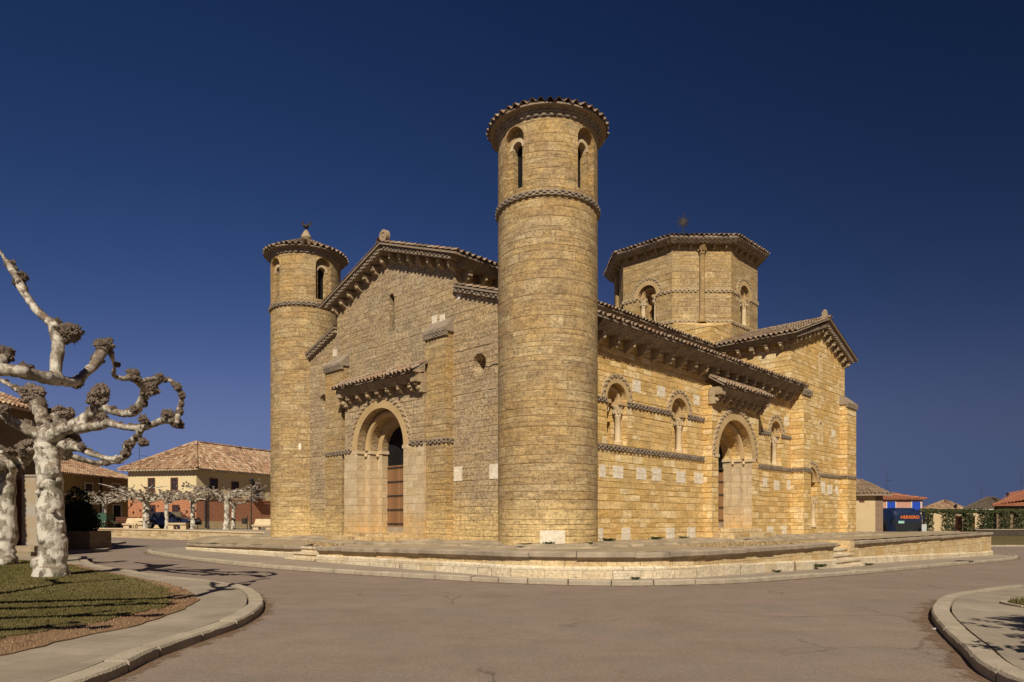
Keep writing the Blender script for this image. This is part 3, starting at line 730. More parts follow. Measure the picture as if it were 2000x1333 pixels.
# big pale new block at the foot of the near tower
def cyl_patch(mb, vc, a0, a1, z0, z1, r, n=8):
    rings = []
    for k in range(n+1):
        a = R(a0+(a1-a0)*k/n); c, s = math.cos(a), math.sin(a)
        rings.append([(rr*c, vc+rr*s, z) for rr, z in ((r-.08, z0), (r, z0), (r, z1), (r-.08, z1))])
    mb.loft(rings)
cyl_patch(pt, 0, 213, 240, .8, 1.33, 1.654); B(pt, 'patch_stone', M['white'], t1)
pt = MB(); cyl_patch(pt, VN, 229, 233, 4.9, 5.2, 1.652); B(pt, 'patch_stone', M['white'], t2)
# finial with a cockerel on the far tower
mb = MB(); mb.lathe([(.30, 15.02), (.30, 15.22), (.22, 15.28), (.26, 15.36), (.15, 15.60), (.10, 15.68), (.04, 15.75)], (0, VN, 0), 16)
fin = B(mb, 'finial', M['corbel'], t2)
mb = MB(); V0 = Vector((0, VN, 15.78)); A = Vector((-.55, .8, 0)).normalized()
mb.ball(V0+UP*.14, (.13, .13, .11)); mb.tube([V0+A*.10+UP*.16, V0+A*.17+UP*.26, V0+A*.17+UP*.36], [.07, .05, .045], 6); mb.ball(V0+A*.18+UP*.38, .05, 6, 4)
mb.tube([V0+A*.22+UP*.38, V0+A*.28+UP*.36], [.02, .004], 5)
for k in range(4): mb.tube([V0-A*.08+UP*.18, V0-A*(.18+.02*k)+UP*(.2+.05*k), V0-A*(.27+.01*k)+UP*(.14+.07*k)], [.035, .03, .008], 5)
mb.tube([V0-UP*.06, V0+UP*.1], .02, 5); B(mb, 'cockerel', M['iron'], fin)
# gable stones
mb = MB(); c = FW.p((VC, 12.95), D0+.3); n = 20
mb.loft([[c+FW.n*d+FW.a*(rr*math.cos(2*PI*k/n))+UP*(rr*math.sin(2*PI*k/n)) for k in range(n)] for d, rr in ((-.1, .2), (-.09, .25), (.09, .25), (.1, .2), (.1, .14), (.07, .12), (.07, .05), (.11, .01))])
FW.box(mb, VC-.12, VC+.12, D0+.18, D0+.42, 12.6, 12.76); B(mb, 'gable_finial', M['corbel'], church)
mb = MB(); FS.box(mb, UC-.16, UC+.16, D0+.1, D0+.45, 12.6, 12.78); FS.box(mb, UC-.12, UC+.13, D0+.15, D0+.38, 12.78, 13.05); mb.ball(FS.p((UC+.02, 13.05), D0+.26), (.14, .12, .12)); B(mb, 'gable_finial', M['corbel'], church)

# ---- octagonal lantern over the crossing
CR = 4.45; IR = CR*math.cos(PI/8); DC = (UC, VC)
sq = 4.05; mb = MB(); mb.box(UC-sq, UC+sq, VC-sq, VC+sq, 10.5, 12.35); B(mb, 'lantern_base', M['south'], church, 'box')
mb = MB()
octp = [(UC+CR*math.cos(R(22.5+45*k)), VC+CR*math.sin(R(22.5+45*k))) for k in range(8)]
mb.loft([[(*p, z) for p in octp] for z in (11.5, 17.75)])
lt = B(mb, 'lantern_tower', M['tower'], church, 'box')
cl = []
for k in range(8):
    a = R(45*k); q = (math.cos(a), math.sin(a)); fr = Fr(DC, (-q[1], q[0]), q); half = IR*math.tan(PI/8)
    if k % 2 == 0:
        blind_window(fr, 0, IR, 14.92, 13.2, lt, r=.62, rh=.92, cuts=cl, colr=.13)
        s = strings('string_course', [bline(fr, -half-.03, 14.76, -.63, 14.76, IR), bline(fr, .63, 14.76, half+.03, 14.76, IR), bline(fr, -half-.03, 12.98, half+.03, 12.98, IR)], 2, .09, lt, 'billet_pale', .13)
    else:
        strings('string_course', [bline(fr, -half-.03, 14.76, -.18, 14.76, IR), bline(fr, .18, 14.76, half+.03, 14.76, IR), bline(fr, -half-.03, 12.98, -.18, 12.98, IR), bline(fr, .18, 12.98, half+.03, 12.98, IR)], 2, .09, lt, 'billet_pale', .13)
        column(lt, fr.p((0, 0), IR+.06), 13.0, 17.45, .16, M['tower'], name='column')
        sm = MB(); A_, B_ = fr.p((-half, 12.98), IR), fr.p((half, 12.98), IR); Cn = Vector((UC+math.copysign(sq, q[0]), VC+math.copysign(sq, q[1]), 12.36))
        i = [sm.v(p) for p in (A_, B_, Cn, fr.p((-half, 12.36), IR-.1), fr.p((half, 12.36), IR-.1))]
        L1 = Vector((Cn.x, A_.y if abs(A_.x-Cn.x) < abs(B_.x-Cn.x) else B_.y, 12.36)); L2 = Vector((A_.x if abs(A_.y-Cn.y) < abs(B_.y-Cn.y) else B_.x, Cn.y, 12.36))
        sm = MB(); P = A_ if abs(A_.x-Cn.x) < abs(B_.x-Cn.x) else B_; Q = B_ if P is A_ else A_
        ids = [sm.v(x) for x in (P, Q, Cn, L1, L2)]
        sm.f((ids[0], ids[2], ids[1])); sm.f((ids[0], ids[3], ids[2])); sm.f((ids[1], ids[2], ids[4]))
        B(sm, 'squinch', M['south'], lt, 'box', smooth=None)
    eave(fr, -half, half, 17.46, IR, 5, lt, proj=.58, hh=.24, flat=.36, sc=.58, miter=.414)
cut(lt, cl)
rm = MB(); RE = 5.12
for k in range(8):
    a0, a1 = R(22.5+45*k), R(67.5+45*k)
    p0 = Vector((UC+RE*math.cos(a0), VC+RE*math.sin(a0), 17.78)); p1 = Vector((UC+RE*math.cos(a1), VC+RE*math.sin(a1), 17.78)); ap = Vector((UC, VC, 19.55))
    tiles(rm, lambda t: p0.lerp(p1, t), lambda t: p0.lerp(p1, t).lerp(ap, min(1, 2*min(max(t, .02), 1-t+.02)) if 0 else .97), 14, 0, h=.085, k0=k*20)
    slab(rm, [p0.lerp(ap, .01), p1.lerp(ap, .01), ap], .07)
B(rm, 'lantern_roof', M['tile'], lt, recalc=False)
# iron star cross on the lantern
mb = MB(); c = Vector((UC, VC, 20.55)); mb.tube([(UC, VC, 19.4), (UC, VC, 21.15)], .03, 6)
for k in range(8):
    a = PI*k/8; d = Vector((math.cos(a)*.7, -math.cos(a)*.7, math.sin(a)))
    l = .50 if k % 2 == 0 else .34
    mb.tube([c-d*l, c, c+d*l], [.012, .06, .012], 5)
mb.tube([(UC-.3, VC+.3, 19.75), (UC+.3, VC-.3, 19.75)], .02, 5); B(mb, 'weather_cross', M['iron'], lt)

# ================================================================== GROUND, STREET, TERRACE
def gmat(name, c1, c2, scale=.5, tint=None, tamt=.3, fine=60, bump=.25, speck=.25, cracks=0):
    m, n, b = mat(name); t = NT(n); obj = t.node('ShaderNodeTexCoord').outputs['Object']
    a = t.noise(obj, scale, 6, .65); c = t.mix(t.ramp(a, [(.32, 0), (.68, 1)]), c1, c2)
    if tint:
        a2 = t.noise(obj, .13, 4, .6); c = t.mix(t.math('MULTIPLY', t.ramp(a2, [(.42, 0), (.62, 1)]), tamt), c, tint)
    f = t.noise(obj, fine, 3, .75); c = t.mix(1.0, c, t.ramp(f, [(.25, 1-speck*2), (.5, 1), (.78, 1+speck*1.8)]), 'MULTIPLY')
    if cracks:
        w = t.noise(obj, 1.2, 4, .6, 1); v = t.node('ShaderNodeVectorMath', {0: obj, 1: t.node('ShaderNodeVectorMath', {0: w, 'Scale': .5}, operation='SCALE').outputs[0]}, operation='ADD').outputs[0]
        vo = t.node('ShaderNodeTexVoronoi', {'Vector': v, 'Scale': .33}, feature='DISTANCE_TO_EDGE').outputs[0]
        msk = t.ramp(t.noise(obj, .22, 2, .5), [(.52, 0), (.6, 1)])
        c = t.mix(t.math('MULTIPLY', t.math('MULTIPLY', t.ramp(vo, [(0, 1), (.006, 0)]), msk), cracks), c, tuple(x*.35 for x in c1))
    t.L(c, b.inputs['Base Color'])
    bp = t.node('ShaderNodeBump', {'Strength': bump, 'Distance': .02, 'Height': t.math('ADD', f, t.math('MULTIPLY', a, .5))}); t.L(bp.outputs[0], b.inputs['Normal'])
    return m
def asphalt():
    m, n, b = mat('asphalt'); t = NT(n); obj = t.node('ShaderNodeTexCoord').outputs['Object']
    a = t.noise(obj, .28, 5, .6); c = t.mix(t.ramp(a, [(.35, 0), (.65, 1)]), (.222, .165, .124), (.262, .195, .148))
    a2 = t.noise(obj, 1.3, 5, .7); c = t.mix(1.0, c, t.ramp(a2, [(.3, .86), (.5, 1), (.72, 1.10)]), 'MULTIPLY')
    st = t.noise(t.node('ShaderNodeMapping', {'Vector': obj, 'Rotation': (0, 0, R(-20)), 'Scale': (.25, 2.2, 1)}).outputs[0], .9, 4, .65)
    c = t.mix(1.0, c, t.ramp(st, [(.35, .97), (.5, 1), (.68, 1.02)]), 'MULTIPLY')
    a3 = t.noise(obj, .55, 4, .6); c = t.mix(t.math('MULTIPLY', t.ramp(a3, [(.48, 0), (.62, 1)]), .45), c, (.195, .158, .130))
    sp = t.noise(obj, 2.6, 3, .8); c = t.mix(t.math('MULTIPLY', t.ramp(sp, [(.66, 0), (.72, 1)]), .28), c, (.10, .075, .06))
    g = t.noise(obj, 17, 3, .8); c = t.mix(1.0, c, t.ramp(g, [(.3, .80), (.5, 1), (.7, 1.16)]), 'MULTIPLY')
    g2 = t.noise(obj, 55, 2, .7); c = t.mix(1.0, c, t.ramp(g2, [(.3, .70), (.5, 1), (.72, 1.35)]), 'MULTIPLY')
    w = t.noise(obj, 1.2, 4, .6, 1); v = t.node('ShaderNodeVectorMath', {0: obj, 1: t.node('ShaderNodeVectorMath', {0: w, 'Scale': .5}, operation='SCALE').outputs[0]}, operation='ADD').outputs[0]
    vo = t.node('ShaderNodeTexVoronoi', {'Vector': v, 'Scale': .3}, feature='DISTANCE_TO_EDGE').outputs[0]
    msk = t.ramp(t.noise(obj, .25, 2, .5), [(.50, 0), (.56, 1)])
    c = t.mix(t.math('MULTIPLY', t.math('MULTIPLY', t.ramp(vo, [(0, 1), (.007, 0)]), msk), .6), c, (.07, .05, .04))
    t.L(c, b.inputs['Base Color'])
    bp = t.node('ShaderNodeBump', {'Strength': .5, 'Distance': .012, 'Height': t.math('ADD', g2, g)}); t.L(bp.outputs[0], b.inputs['Normal'])
    return m
M['asphalt'] = asphalt()
def gritmat():
    m, n, b = mat('kerb_grit'); t = NT(n); obj = t.node('ShaderNodeTexCoord').outputs['Object']
    uv = t.node('ShaderNodeSeparateXYZ', {0: t.node('ShaderNodeUVMap', uv_map='UVMap').outputs[0]}).outputs[1]
    f = t.noise(obj, 30, 3, .7); c = t.mix(t.ramp(f, [(.35, 0), (.65, 1)]), (.13, .075, .045), (.24, .155, .09)); t.L(c, b.inputs['Base Color'])
    k = t.math('ADD', t.noise(obj, 3.5, 5, .75), t.math('MULTIPLY', t.math('SUBTRACT', .35, uv), .55))
    t.L(t.ramp(t.math('ADD', k, t.math('MULTIPLY', t.math('SUBTRACT', f, .5), .5)), [(.50, 0), (.62, .85)]), b.inputs['Alpha']); return m
M['earth'] = gmat('earth', (.22, .16, .09), (.15, .115, .06), .08, (.10, .10, .04), .5, 10)
M['plaza'] = gmat('plaza_gravel', (.33, .26, .18), (.27, .21, .15), .5)
M['dirt'] = gmat('terrace_dirt', (.30, .22, .13), (.40, .31, .20), .9, (.21, .165, .09), .5, 30, .6, .3)
M['litter_grass'] = gmat('dry_edge', (.24, .14, .075), (.19, .11, .055), 2.5, (.27, .19, .11), .5, 45, .6, .35)
M['lawn'] = gmat('lawn', (.085, .068, .02), (.125, .095, .035), 1.1, (.14, .11, .05), .5, 70, .6, .35)
def pavemat(name, c1, c2, bw, bh, ang, mort):
    m, n, b = mat(name); t = NT(n); obj = t.node('ShaderNodeTexCoord').outputs['Object']
    mp = t.node('ShaderNodeMapping', {'Vector': obj, 'Rotation': (0, 0, R(ang))}).outputs[0]
    br = t.node('ShaderNodeTexBrick', {'Vector': mp, 'Color1': (0, 0, 0, 1), 'Color2': (1, 1, 1, 1), 'Mortar': (.5, .5, .5, 1), 'Scale': 1.0, 'Mortar Size': .009, 'Mortar Smooth': .3, 'Brick Width': bw, 'Row Height': bh})
    c = t.ramp(br.outputs[0], [(0, c1), (1, c2)])
    a = t.noise(obj, .8, 6, .65); c = t.mix(1.0, c, t.ramp(a, [(.3, .78), (.7, 1.15)]), 'MULTIPLY')
    f = t.noise(obj, 50, 3, .7); c = t.mix(1.0, c, t.ramp(f, [(.25, .75), (.75, 1.2)]), 'MULTIPLY')
    msk = t.ramp(t.noise(obj, 1.5, 3, .6), [(.4, .25), (.6, .9)])
    c = t.mix(t.math('MULTIPLY', br.outputs[1], msk), c, mort); t.L(c, b.inputs['Base Color'])
    bp = t.node('ShaderNodeBump', {'Strength': .3, 'Distance': .015, 'Height': t.math('SUBTRACT', f, br.outputs[1])}); t.L(bp.outputs[0], b.inputs['Normal'])
    return m
M['pave'] = pavemat('pavement_slabs', (.29, .232, .168), (.34, .277, .203), .42, .42, 8, (.19, .15, .10))
M['pave2'] = gmat('pavement_concrete', (.28, .225, .165), (.33, .268, .198), .6, (.23, .18, .13), .4, 40, .3, .2)
M['kerb'] = plain('kerb_stone', (.45, .37, .265), (.33, .27, .19), 1.7, bump=.6)
M['ledge'] = plain('ledge_stone', (.40, .31, .20), (.24, .19, .125), 1.4, bump=.7)
M['terr'] = stone('terrace_stone', [(.52, .38, .19), (.60, .45, .24), (.66, .52, .30), (.56, .36, .15)], (.25, .15, .06), .62, .44, .012, pit=.25, stain=(.52, .30, .09), stain_amt=.4, grey=(.42, .34, .24), grey_amt=.3, vari=.8)
M['terrb'] = stone('terrace_base_stone', [(.60, .48, .31), (.68, .57, .39), (.72, .61, .43), (.62, .48, .28)], (.22, .14, .07), .85, .9, .012, pit=.3, stain=(.55, .38, .17), stain_amt=.3, grey=(.40, .34, .26), grey_amt=.35)
M['rubble'] = stone('rubble_wall', [(.34, .25, .13), (.48, .37, .21), (.56, .45, .27), (.40, .28, .13)], (.62, .50, .33), .48, .24, .022, pit=.25, vari=1.6, edge=.06)
M['brick'] = stone('red_brick', [(.38, .15, .072), (.44, .18, .087), (.48, .205, .105)], (.33, .20, .13), .25, .075, .009, pit=.1, stain=(.42, .17, .08), stain_amt=.2, grey=(.40, .2, .12), grey_amt=.15, vari=.2, edge=.003, bump=.3)
M['brick_dull'] = stone('planter_brick', [(.20, .135, .085), (.25, .17, .11), (.28, .20, .13)], (.14, .10, .07), .30, .10, .010, pit=.2, vari=.3, edge=.005)

def ground_sheet():
    mb = MB(); xs = [-900, -400, -150, -80]+[-60+4*i for i in range(41)]+[130, 200, 400, 900]
    ys = [-300, -60]+[-20+4*i for i in range(36)]+[150, 200, 300, 500, 900, 1600]
    ids = [[mb.v((x, y, zg(x, y)-.02)) for x in xs] for y in ys]
    for j in range(len(ys)-1):
        for i in range(len(xs)-1): mb.f((ids[j][i], ids[j][i+1], ids[j+1][i+1], ids[j+1][i]))
    return mb
tag(B(ground_sheet(), 'ground', M['earth'], recalc=False), kind='structure')
mb = MB(); xs = [-60+1.5*i for i in range(94)]; ys = [-12+1.5*i for i in range(62)]
ids = [[mb.v((x, y, zg(x, y))) for x in xs] for y in ys]
for j in range(len(ys)-1):
    for i in range(len(xs)-1): mb.f((ids[j][i], ids[j][i+1], ids[j+1][i+1], ids[j+1][i]))
tag(B(mb, 'road', M['asphalt'], recalc=False), kind='structure')

def smooth(P, n=6, closed=False):                    # Catmull-Rom through the points
    P = [Vector(p) for p in P]; out = []; m = len(P)
    for i in range(m if closed else m-1):
        a, b, c, d = (P[(i-1) % m] if closed or i else P[0], P[i], P[(i+1) % m], P[(i+2) % m] if closed or i+2 < m else P[-1])
        for k in range(n):
            t = k/n; out.append(.5*((2*b)+(c-a)*t+(2*a-5*b+4*c-d)*t*t+(3*b-a-3*c+d)*t**3))
    if not closed: out.append(P[-1])
    return out
def resample(P, step):
    L = [0]
    for a, b in zip(P, P[1:]): L.append(L[-1]+(b-a).length)
    n = max(2, round(L[-1]/step)); out = []; j = 0
    for i in range(n+1):
        s = L[-1]*i/n
        while j < len(L)-2 and L[j+1] < s: j += 1
        out.append(P[j].lerp(P[j+1], (s-L[j])/max(1e-9, L[j+1]-L[j])))
    return out
def offset(P, d):                                    # to the left of the running direction
    out = []
    for i, p in enumerate(P):
        t = (P[min(i+1, len(P)-1)]-P[max(i-1, 0)]).normalized(); out.append(p+Vector((-t.y, t.x))*d)
    return out
def sheet(name, poly, dz, m, skirt=.25, kind='structure', zf=zg, sub=None):
    """flat raised surface following the ground"""
    mb = MB(); pts = [Vector((p[0], p[1], zf(p[0], p[1])+dz)) for p in poly]
    bm = bmesh.new(); vs = [bm.verts.new(p) for p in pts]; es = [bm.edges.new((vs[i], vs[(i+1) % len(vs)])) for i in range(len(vs))]
    bmesh.ops.triangle_fill(bm, use_beauty=True, use_dissolve=False, edges=es)
    r = bmesh.ops.extrude_edge_only(bm, edges=es)
    for v in r['geom']:
        if isinstance(v, bmesh.types.BMVert): v.co.z -= skirt
    bmesh.ops.recalc_face_normals(bm, faces=bm.faces)
    up = sum(f.normal.z*f.calc_area() for f in bm.faces)
    if up < 0: bmesh.ops.reverse_faces(bm, faces=bm.faces)
    me = bpy.data.meshes.new(name); bm.to_mesh(me); bm.free()
    o = add(name, me, m); 
    if kind: tag(o, kind=kind)
    return o
def kerbs(name, P, h=.14, w=.24, inward=1, step=1.0, jit=.016):
    """a row of kerb stones along P (outer edge), slightly uneven, with open joints"""
    P = resample(P, .12); Q = offset(P, w*inward); mb = MB(); i = 0
    while i < len(P)-1:
        n = max(2, round(step*random.uniform(.8, 1.3)/.12)); j = min(len(P)-1, i+n)
        if len(P)-1-j < 3: j = len(P)-1
        dz = random.uniform(-jit, jit); rings = []
        for k in range(i, j+1):
            a, b = P[k], Q[k]; t = Vector((0, 0))
            if k == i: a = a.lerp(P[k+1], .16); b = b.lerp(Q[k+1], .16)
            if k == j and j < len(P)-1: a = a.lerp(P[k-1], .16); b = b.lerp(Q[k-1], .16)
            z = zg(a.x, a.y); e = (b-a).normalized(); r = random.uniform(.02, .035)
            rings.append([(a.x, a.y, z-.15), (a.x, a.y, z+h-r+dz), (a.x+e.x*.025, a.y+e.y*.025, z+h+dz), (b.x, b.y, z+h+dz), (b.x, b.y, z-.15)])
        mb.loft(rings); i = j
    return tag(B(mb, name, M['kerb']), kind='structure')

def grit(P, outward, w=.5):
    P = resample(P, .3); Q = offset(P, outward*w); mb = MB(); O = offset(P, -outward*.02)
    for i in range(len(P)-1):
        pts = [O[i], O[i+1], Q[i+1], Q[i]]
        mb.f([mb.v((p.x, p.y, zg(p.x, p.y)+.006)) for p in pts], 0, [(i*.3, 0), (i*.3+.3, 0), (i*.3+.3, 1), (i*.3, 1)])
    tag(B(mb, 'road_grit', M['grit'], recalc=False, smooth=None), kind='structure')
M['grit'] = gritmat()
# ---- left corner: pavement, kerb, lawn
KL = [(-4.3, 2.0), (-4.2, 5.0), (-4.11, 7.08), (-4.22, 8.19), (-4.19, 9.51), (-4.16, 10.6), (-4.36, 12.0), (-4.75, 13.3), (-5.5, 15.0), (-6.5, 16.5), (-7.9, 17.9), (-9.6, 19.2), (-11.8, 21.37), (-14.0, 23.6), (-16.13, 26.5), (-17.8, 29.2)]
kl = smooth(KL, 6); kerbs('kerb', kl, .13, .26, 1); grit(kl, -1)
kin = offset(resample(kl, .3), .295)
sheet('pavement', [tuple(p) for p in kin]+[(-22.3, 29.5), (-22.3, 2.0)], .118, M['pave'])
LW = [(-7.5, 3.0), (-6.5, 5.5), (-5.78, 7.84), (-5.62, 9.01), (-5.46, 9.94), (-5.56, 11.4), (-5.85, 12.85), (-6.67, 14.5), (-8.5, 16.9), (-12.3, 20.9), (-16.2, 24.9), (-21.0, 27), (-22, 20), (-22, 3)]
lw = resample(smooth(LW, 6), .25)
rag = [p+Vector((random.uniform(-.06, .06), random.uniform(-.06, .06))) for p in lw]
def mound(x, y): return zg(x, y)
sheet('lawn_edge', [tuple(p) for p in rag], .135, M['litter_grass'])
LW2 = [(-8.0, 3.0), (-7.2, 6.0), (-6.6, 8.3), (-6.4, 9.4), (-6.1, 10.6), (-6.05, 11.9), (-6.4, 13.0), (-7.1, 14.4), (-8.8, 16.8), (-12.5, 20.7), (-16.4, 24.6), (-21.0, 26.6), (-21.8, 20), (-21.8, 3)]
lw2 = [p+Vector((random.uniform(-.10, .10), random.uniform(-.10, .10))) for p in resample(smooth(LW2, 6), .2)]
sheet('lawn', [tuple(p) for p in lw2], .150, M['lawn'])
def blades(name, poly, dens, zoff, mtl, hmin, hmax, zf=zg, maxn=60000, lean=.5, near=None, w=.006):
    """grass: short blades standing on the lawn"""
    xs = [p[0] for p in poly]; ys = [p[1] for p in poly]; mb = MB()
    area = (max(xs)-min(xs))*(max(ys)-min(ys)); n = min(maxn, int(area*dens))
    def inside(x, y):
        c = False; j = len(poly)-1
        for i in range(len(poly)):
            if (poly[i][1] > y) != (poly[j][1] > y) and x < (poly[j][0]-poly[i][0])*(y-poly[i][1])/(poly[j][1]-poly[i][1])+poly[i][0]: c = not c
            j = i
        return c
    for _ in range(n):
        x, y = random.uniform(min(xs), max(xs)), random.uniform(min(ys), max(ys))
        if near and not near(x, y): continue
        if not inside(x, y): continue
        h = random.uniform(hmin, hmax); a = random.uniform(0, 2*PI); l = h*random.uniform(.1, lean); z = zf(x, y)+zoff
        ww = w*random.uniform(.7, 1.5)*max(1, y/9)
        dx, dy = math.cos(a)*ww, math.sin(a)*ww
        i = [mb.v((x-dx, y-dy, z)), mb.v((x+dx, y+dy, z)), mb.v((x-dy/ww*l, y+dx/ww*l, z+h))]
        mb.f(i)
    return tag(B(mb, name, mtl, recalc=False, smooth=None), kind='stuff')
M['blade'] = gmat('grass_blade', (.09, .078, .02), (.15, .12, .04), .9, (.19, .15, .065), .5, 30, 0, .3)
M['blade_dry'] = gmat('dry_blade', (.29, .17, .09), (.22, .125, .065), 1.5, (.36, .26, .15), .5, 30, 0, .3)
vis = lambda x, y: y > 6.5 and x/y > -1.1
blades('grass', [tuple(p) for p in lw2], 900, .15, M['blade'], .012, .036, near=vis, maxn=330000)
ring_ = [tuple(p) for p in rag]
inner = [tuple(p) for p in lw2]
def edge_only(x, y):
    return vis(x, y) and x > -9 and y < 19
blades('dry_grass', ring_, 600, .136, M['blade_dry'], .012, .035, near=lambda x, y: edge_only(x, y) and x > (-6.75 if y < 13 else -6.75-.9*(y-13)), maxn=200000)

# ---- right corner
KR = [(4.6, 2.0), (4.62, 5.0), (4.89, 7.08), (5.5, 8.5), (6.19, 10.02), (7.05, 11.7), (8.05, 13.2), (9.1, 14.45), (10.4, 15.7), (13.6, 18.3), (20, 23.2), (28, 29.2)]
kr = smooth(KR, 6); kerbs('kerb', kr, .14, .26, -1); grit(kr, 1, .7)
kin = offset(resample(kr, .3), -.295)
sheet('pavement', [tuple(p) for p in kin]+[(34, 27), (30, 2)], .125, M['pave'])
LR = [(9.2, 12.9), (9.0, 12.2), (9.15, 11.4), (9.6, 10.4), (10.4, 9.4), (14, 8.5), (24, 14), (22, 20), (14, 15.5), (10.5, 13.6)]
lr = smooth(LR, 5, True); sheet('lawn', [tuple(p) for p in lr], .16, M['lawn'])
kerbs('lawn_border', lr[:34], .17, .12, -1, .8)
blades('grass', [tuple(p) for p in lr], 300, .16, M['blade'], .04, .10, near=lambda x, y: x/y < .80, maxn=60000)

# ---- church terrace
def arc(c, r, a0, a1, n=8): return [Vector((c[0]+r*math.cos(R(a0+(a1-a0)*k/n)), c[1]+r*math.sin(R(a0+(a1-a0)*k/n)))) for k in range(n+1)]
TW = [Vector((18, 22.6)), Vector((-2.3, 22.6))]+arc((-2.3, 21.7), .9, 90, 180, 4)
TW2 = [Vector((-3.85, 7.85)), Vector((-3.85, -1.2))]+arc((.2, -1.3), 4.15, 180, 270, 12)[1:]+[Vector((10.34, -5.45))]
TW1 = TW+[Vector((-3.2, 9.55))]
TE = [Vector((14.0, -4.75)), Vector((44.4, -4.75)), Vector((45.5, -3.7)), Vector((45.2, -2.2)), Vector((26.5, 10))]
def zcop(u, v): return .80-.0142*max(0, v+2) if u < 2 else .785 if u < 11 else .72
def terrz(u, v):
    t = sstep(-4.0, -1.8, u); z0 = zcop(-4, v)-.06 if v > -2 else .74
    return z0+(.79-z0)*t if u < 0 else .77
terrace = thing('terrace_wall', 'low cream stone retaining wall with dark coping curving round the church terrace', 'wall', (C0.x, C0.y, 0), ANG)
def zgl(u, v): w = uv2w(u, v); return zg(w.x, w.y)
def tsec(P, nm=0, proud=True, ends=True):
    P = resample(P, .25)
    N_ = []
    for i in range(len(P)):
        t = (P[min(i+1, len(P)-1)]-P[max(i-1, 0)]).normalized(); N_.append(Vector((t.y, -t.x)))
    # the outside lies to the right of travel when walking north end -> south east; checked by the caller
    body = MB(); rings = []; s = 0; uvs = []
    for p, n in zip(P, N_):
        g, c = zgl(*p)-.25, zcop(*p)-.20
        o = p+n*0.0; q = p-n*.45
        rings.append([(q.x, q.y, g), (o.x, o.y, g), (o.x, o.y, c), (q.x, q.y, c)])
    body.loft(rings)
    bo = B(body, 'wall_body', M['terr'], terrace)
    me = bo.data; ul = me.uv_layers.new(name='UVMap'); L = [0]
    for a, b in zip(P, P[1:]): L.append(L[-1]+(b-a).length)
    def setuv(me, per):
        ul = me.uv_layers.get('UVMap') or me.uv_layers.new(name='UVMap')
        for pl in me.polygons:
            for li in pl.loop_indices:
                vi = me.loops[li].vertex_index; k = vi//per
                ul.data[li].uv = (L[min(k, len(L)-1)], me.vertices[vi].co.z-zcop(*P[min(k, len(P)-1)])+2)
    setuv(me, 4)
    base = MB(); rings = []
    for p, n in zip(P, N_):
        g = zgl(*p); hh = min(.44, max(.2, (zcop(*p)-g)*.56)); 
        hh *= 1.0
        o = p+n*.11; rings.append([(p.x-n.x*.05, p.y-n.y*.05, g-.2), (o.x, o.y, g-.2), (o.x, o.y, g+hh-.05), (p.x+n.x*.07, p.y+n.y*.07, g+hh), (p.x-n.x*.05, p.y-n.y*.05, g+hh)])
    base.loft(rings); bb = B(base, 'base_course', M['terrb'], terrace); setuv(bb.data, 5)
    cp = MB(); i = 0
    while i < len(P)-1:
        j = min(len(P)-1, i+random.choice((3, 4, 5, 6)))
        if len(P)-1-j < 2: j = len(P)-1
        dz = random.uniform(-.012, .012); do = random.uniform(-.02, .025); rings = []
        for k in range(i, j+1):
            p, n = P[k], N_[k]
            if k == i: p = p.lerp(P[k+1], .04)
            if k == j: p = p.lerp(P[k-1], .04)
            c = zcop(*p)+dz; o = .13+do+random.uniform(-.012, .012)
            rings.append([(p.x-n.x*.6, p.y-n.y*.6, c-.21), (p.x+n.x*.02, p.y+n.y*.02, c-.21), (p.x+n.x*(o-.06), p.y+n.y*(o-.06), c-.155), (p.x+n.x*o, p.y+n.y*o, c-.125), (p.x+n.x*(o+.005), p.y+n.y*(o+.005), c-.02), (p.x+n.x*(o-.03), p.y+n.y*(o-.03), c), (p.x-n.x*.6, p.y-n.y*.6, c+random.uniform(-.01, .02))])
        cp.loft(rings); i = j
    B(cp, 'coping', M['coping'], terrace)
tsec(TW1[::-1][::-1]) if False else None
def flip(P): return P
for P in (TW1, TW2, TE): tsec([Vector(p) for p in P][::-1] if False else [Vector(p) for p in P])
# steps through the wall
def steps(P0, dirv, out, n, z0, z1, w, run, name):
    for k in range(n):
        mb = MB(); h = (z1-z0)/n; zt = z0+(k+1)*h
        a = P0+out*(.06-run*k); b = P0-out*(run*n+.3)
        c = [a, a+dirv*w, b+dirv*w, b]
        mb.loft([[(p.x, p.y, z) for p in c] for z in (z0-.3, zt-.05)])
        e = [a+out*.05-dirv*.0, a+out*.05+dirv*w, b+dirv*w, b]
        mb.loft([[(p.x, p.y, z) for p in e] for z in (zt-.07, zt-.02, zt)])
        B(mb, name, M['terrb'], terrace, 'box')
steps(Vector((-3.9, 7.9)), Vector((0, 1)), Vector((-1, 0)), 3, .0, .60, 2.2, .32, 'step')
steps(Vector((10.38, -5.5)), Vector((1, 0)), Vector((0, -1)), 5, -.37, .66, 3.45, .27, 'step')
ck = MB(); ck.box(13.86, 14.4, -4.9, -3.5, -.6, .775); B(ck, 'step_cheek', M['terr'], terrace, 'box')
ck = MB(); ck.box(10.25, 14.2, -4.05, -3.6, -.6, .772); B(ck, 'step_cheek', M['terr'], terrace, 'box')
ck = MB(); ck.box(-2.75, -2.3, 7.7, 10.3, -.3, .66); B(ck, 'step_cheek', M['terr'], terrace, 'box')
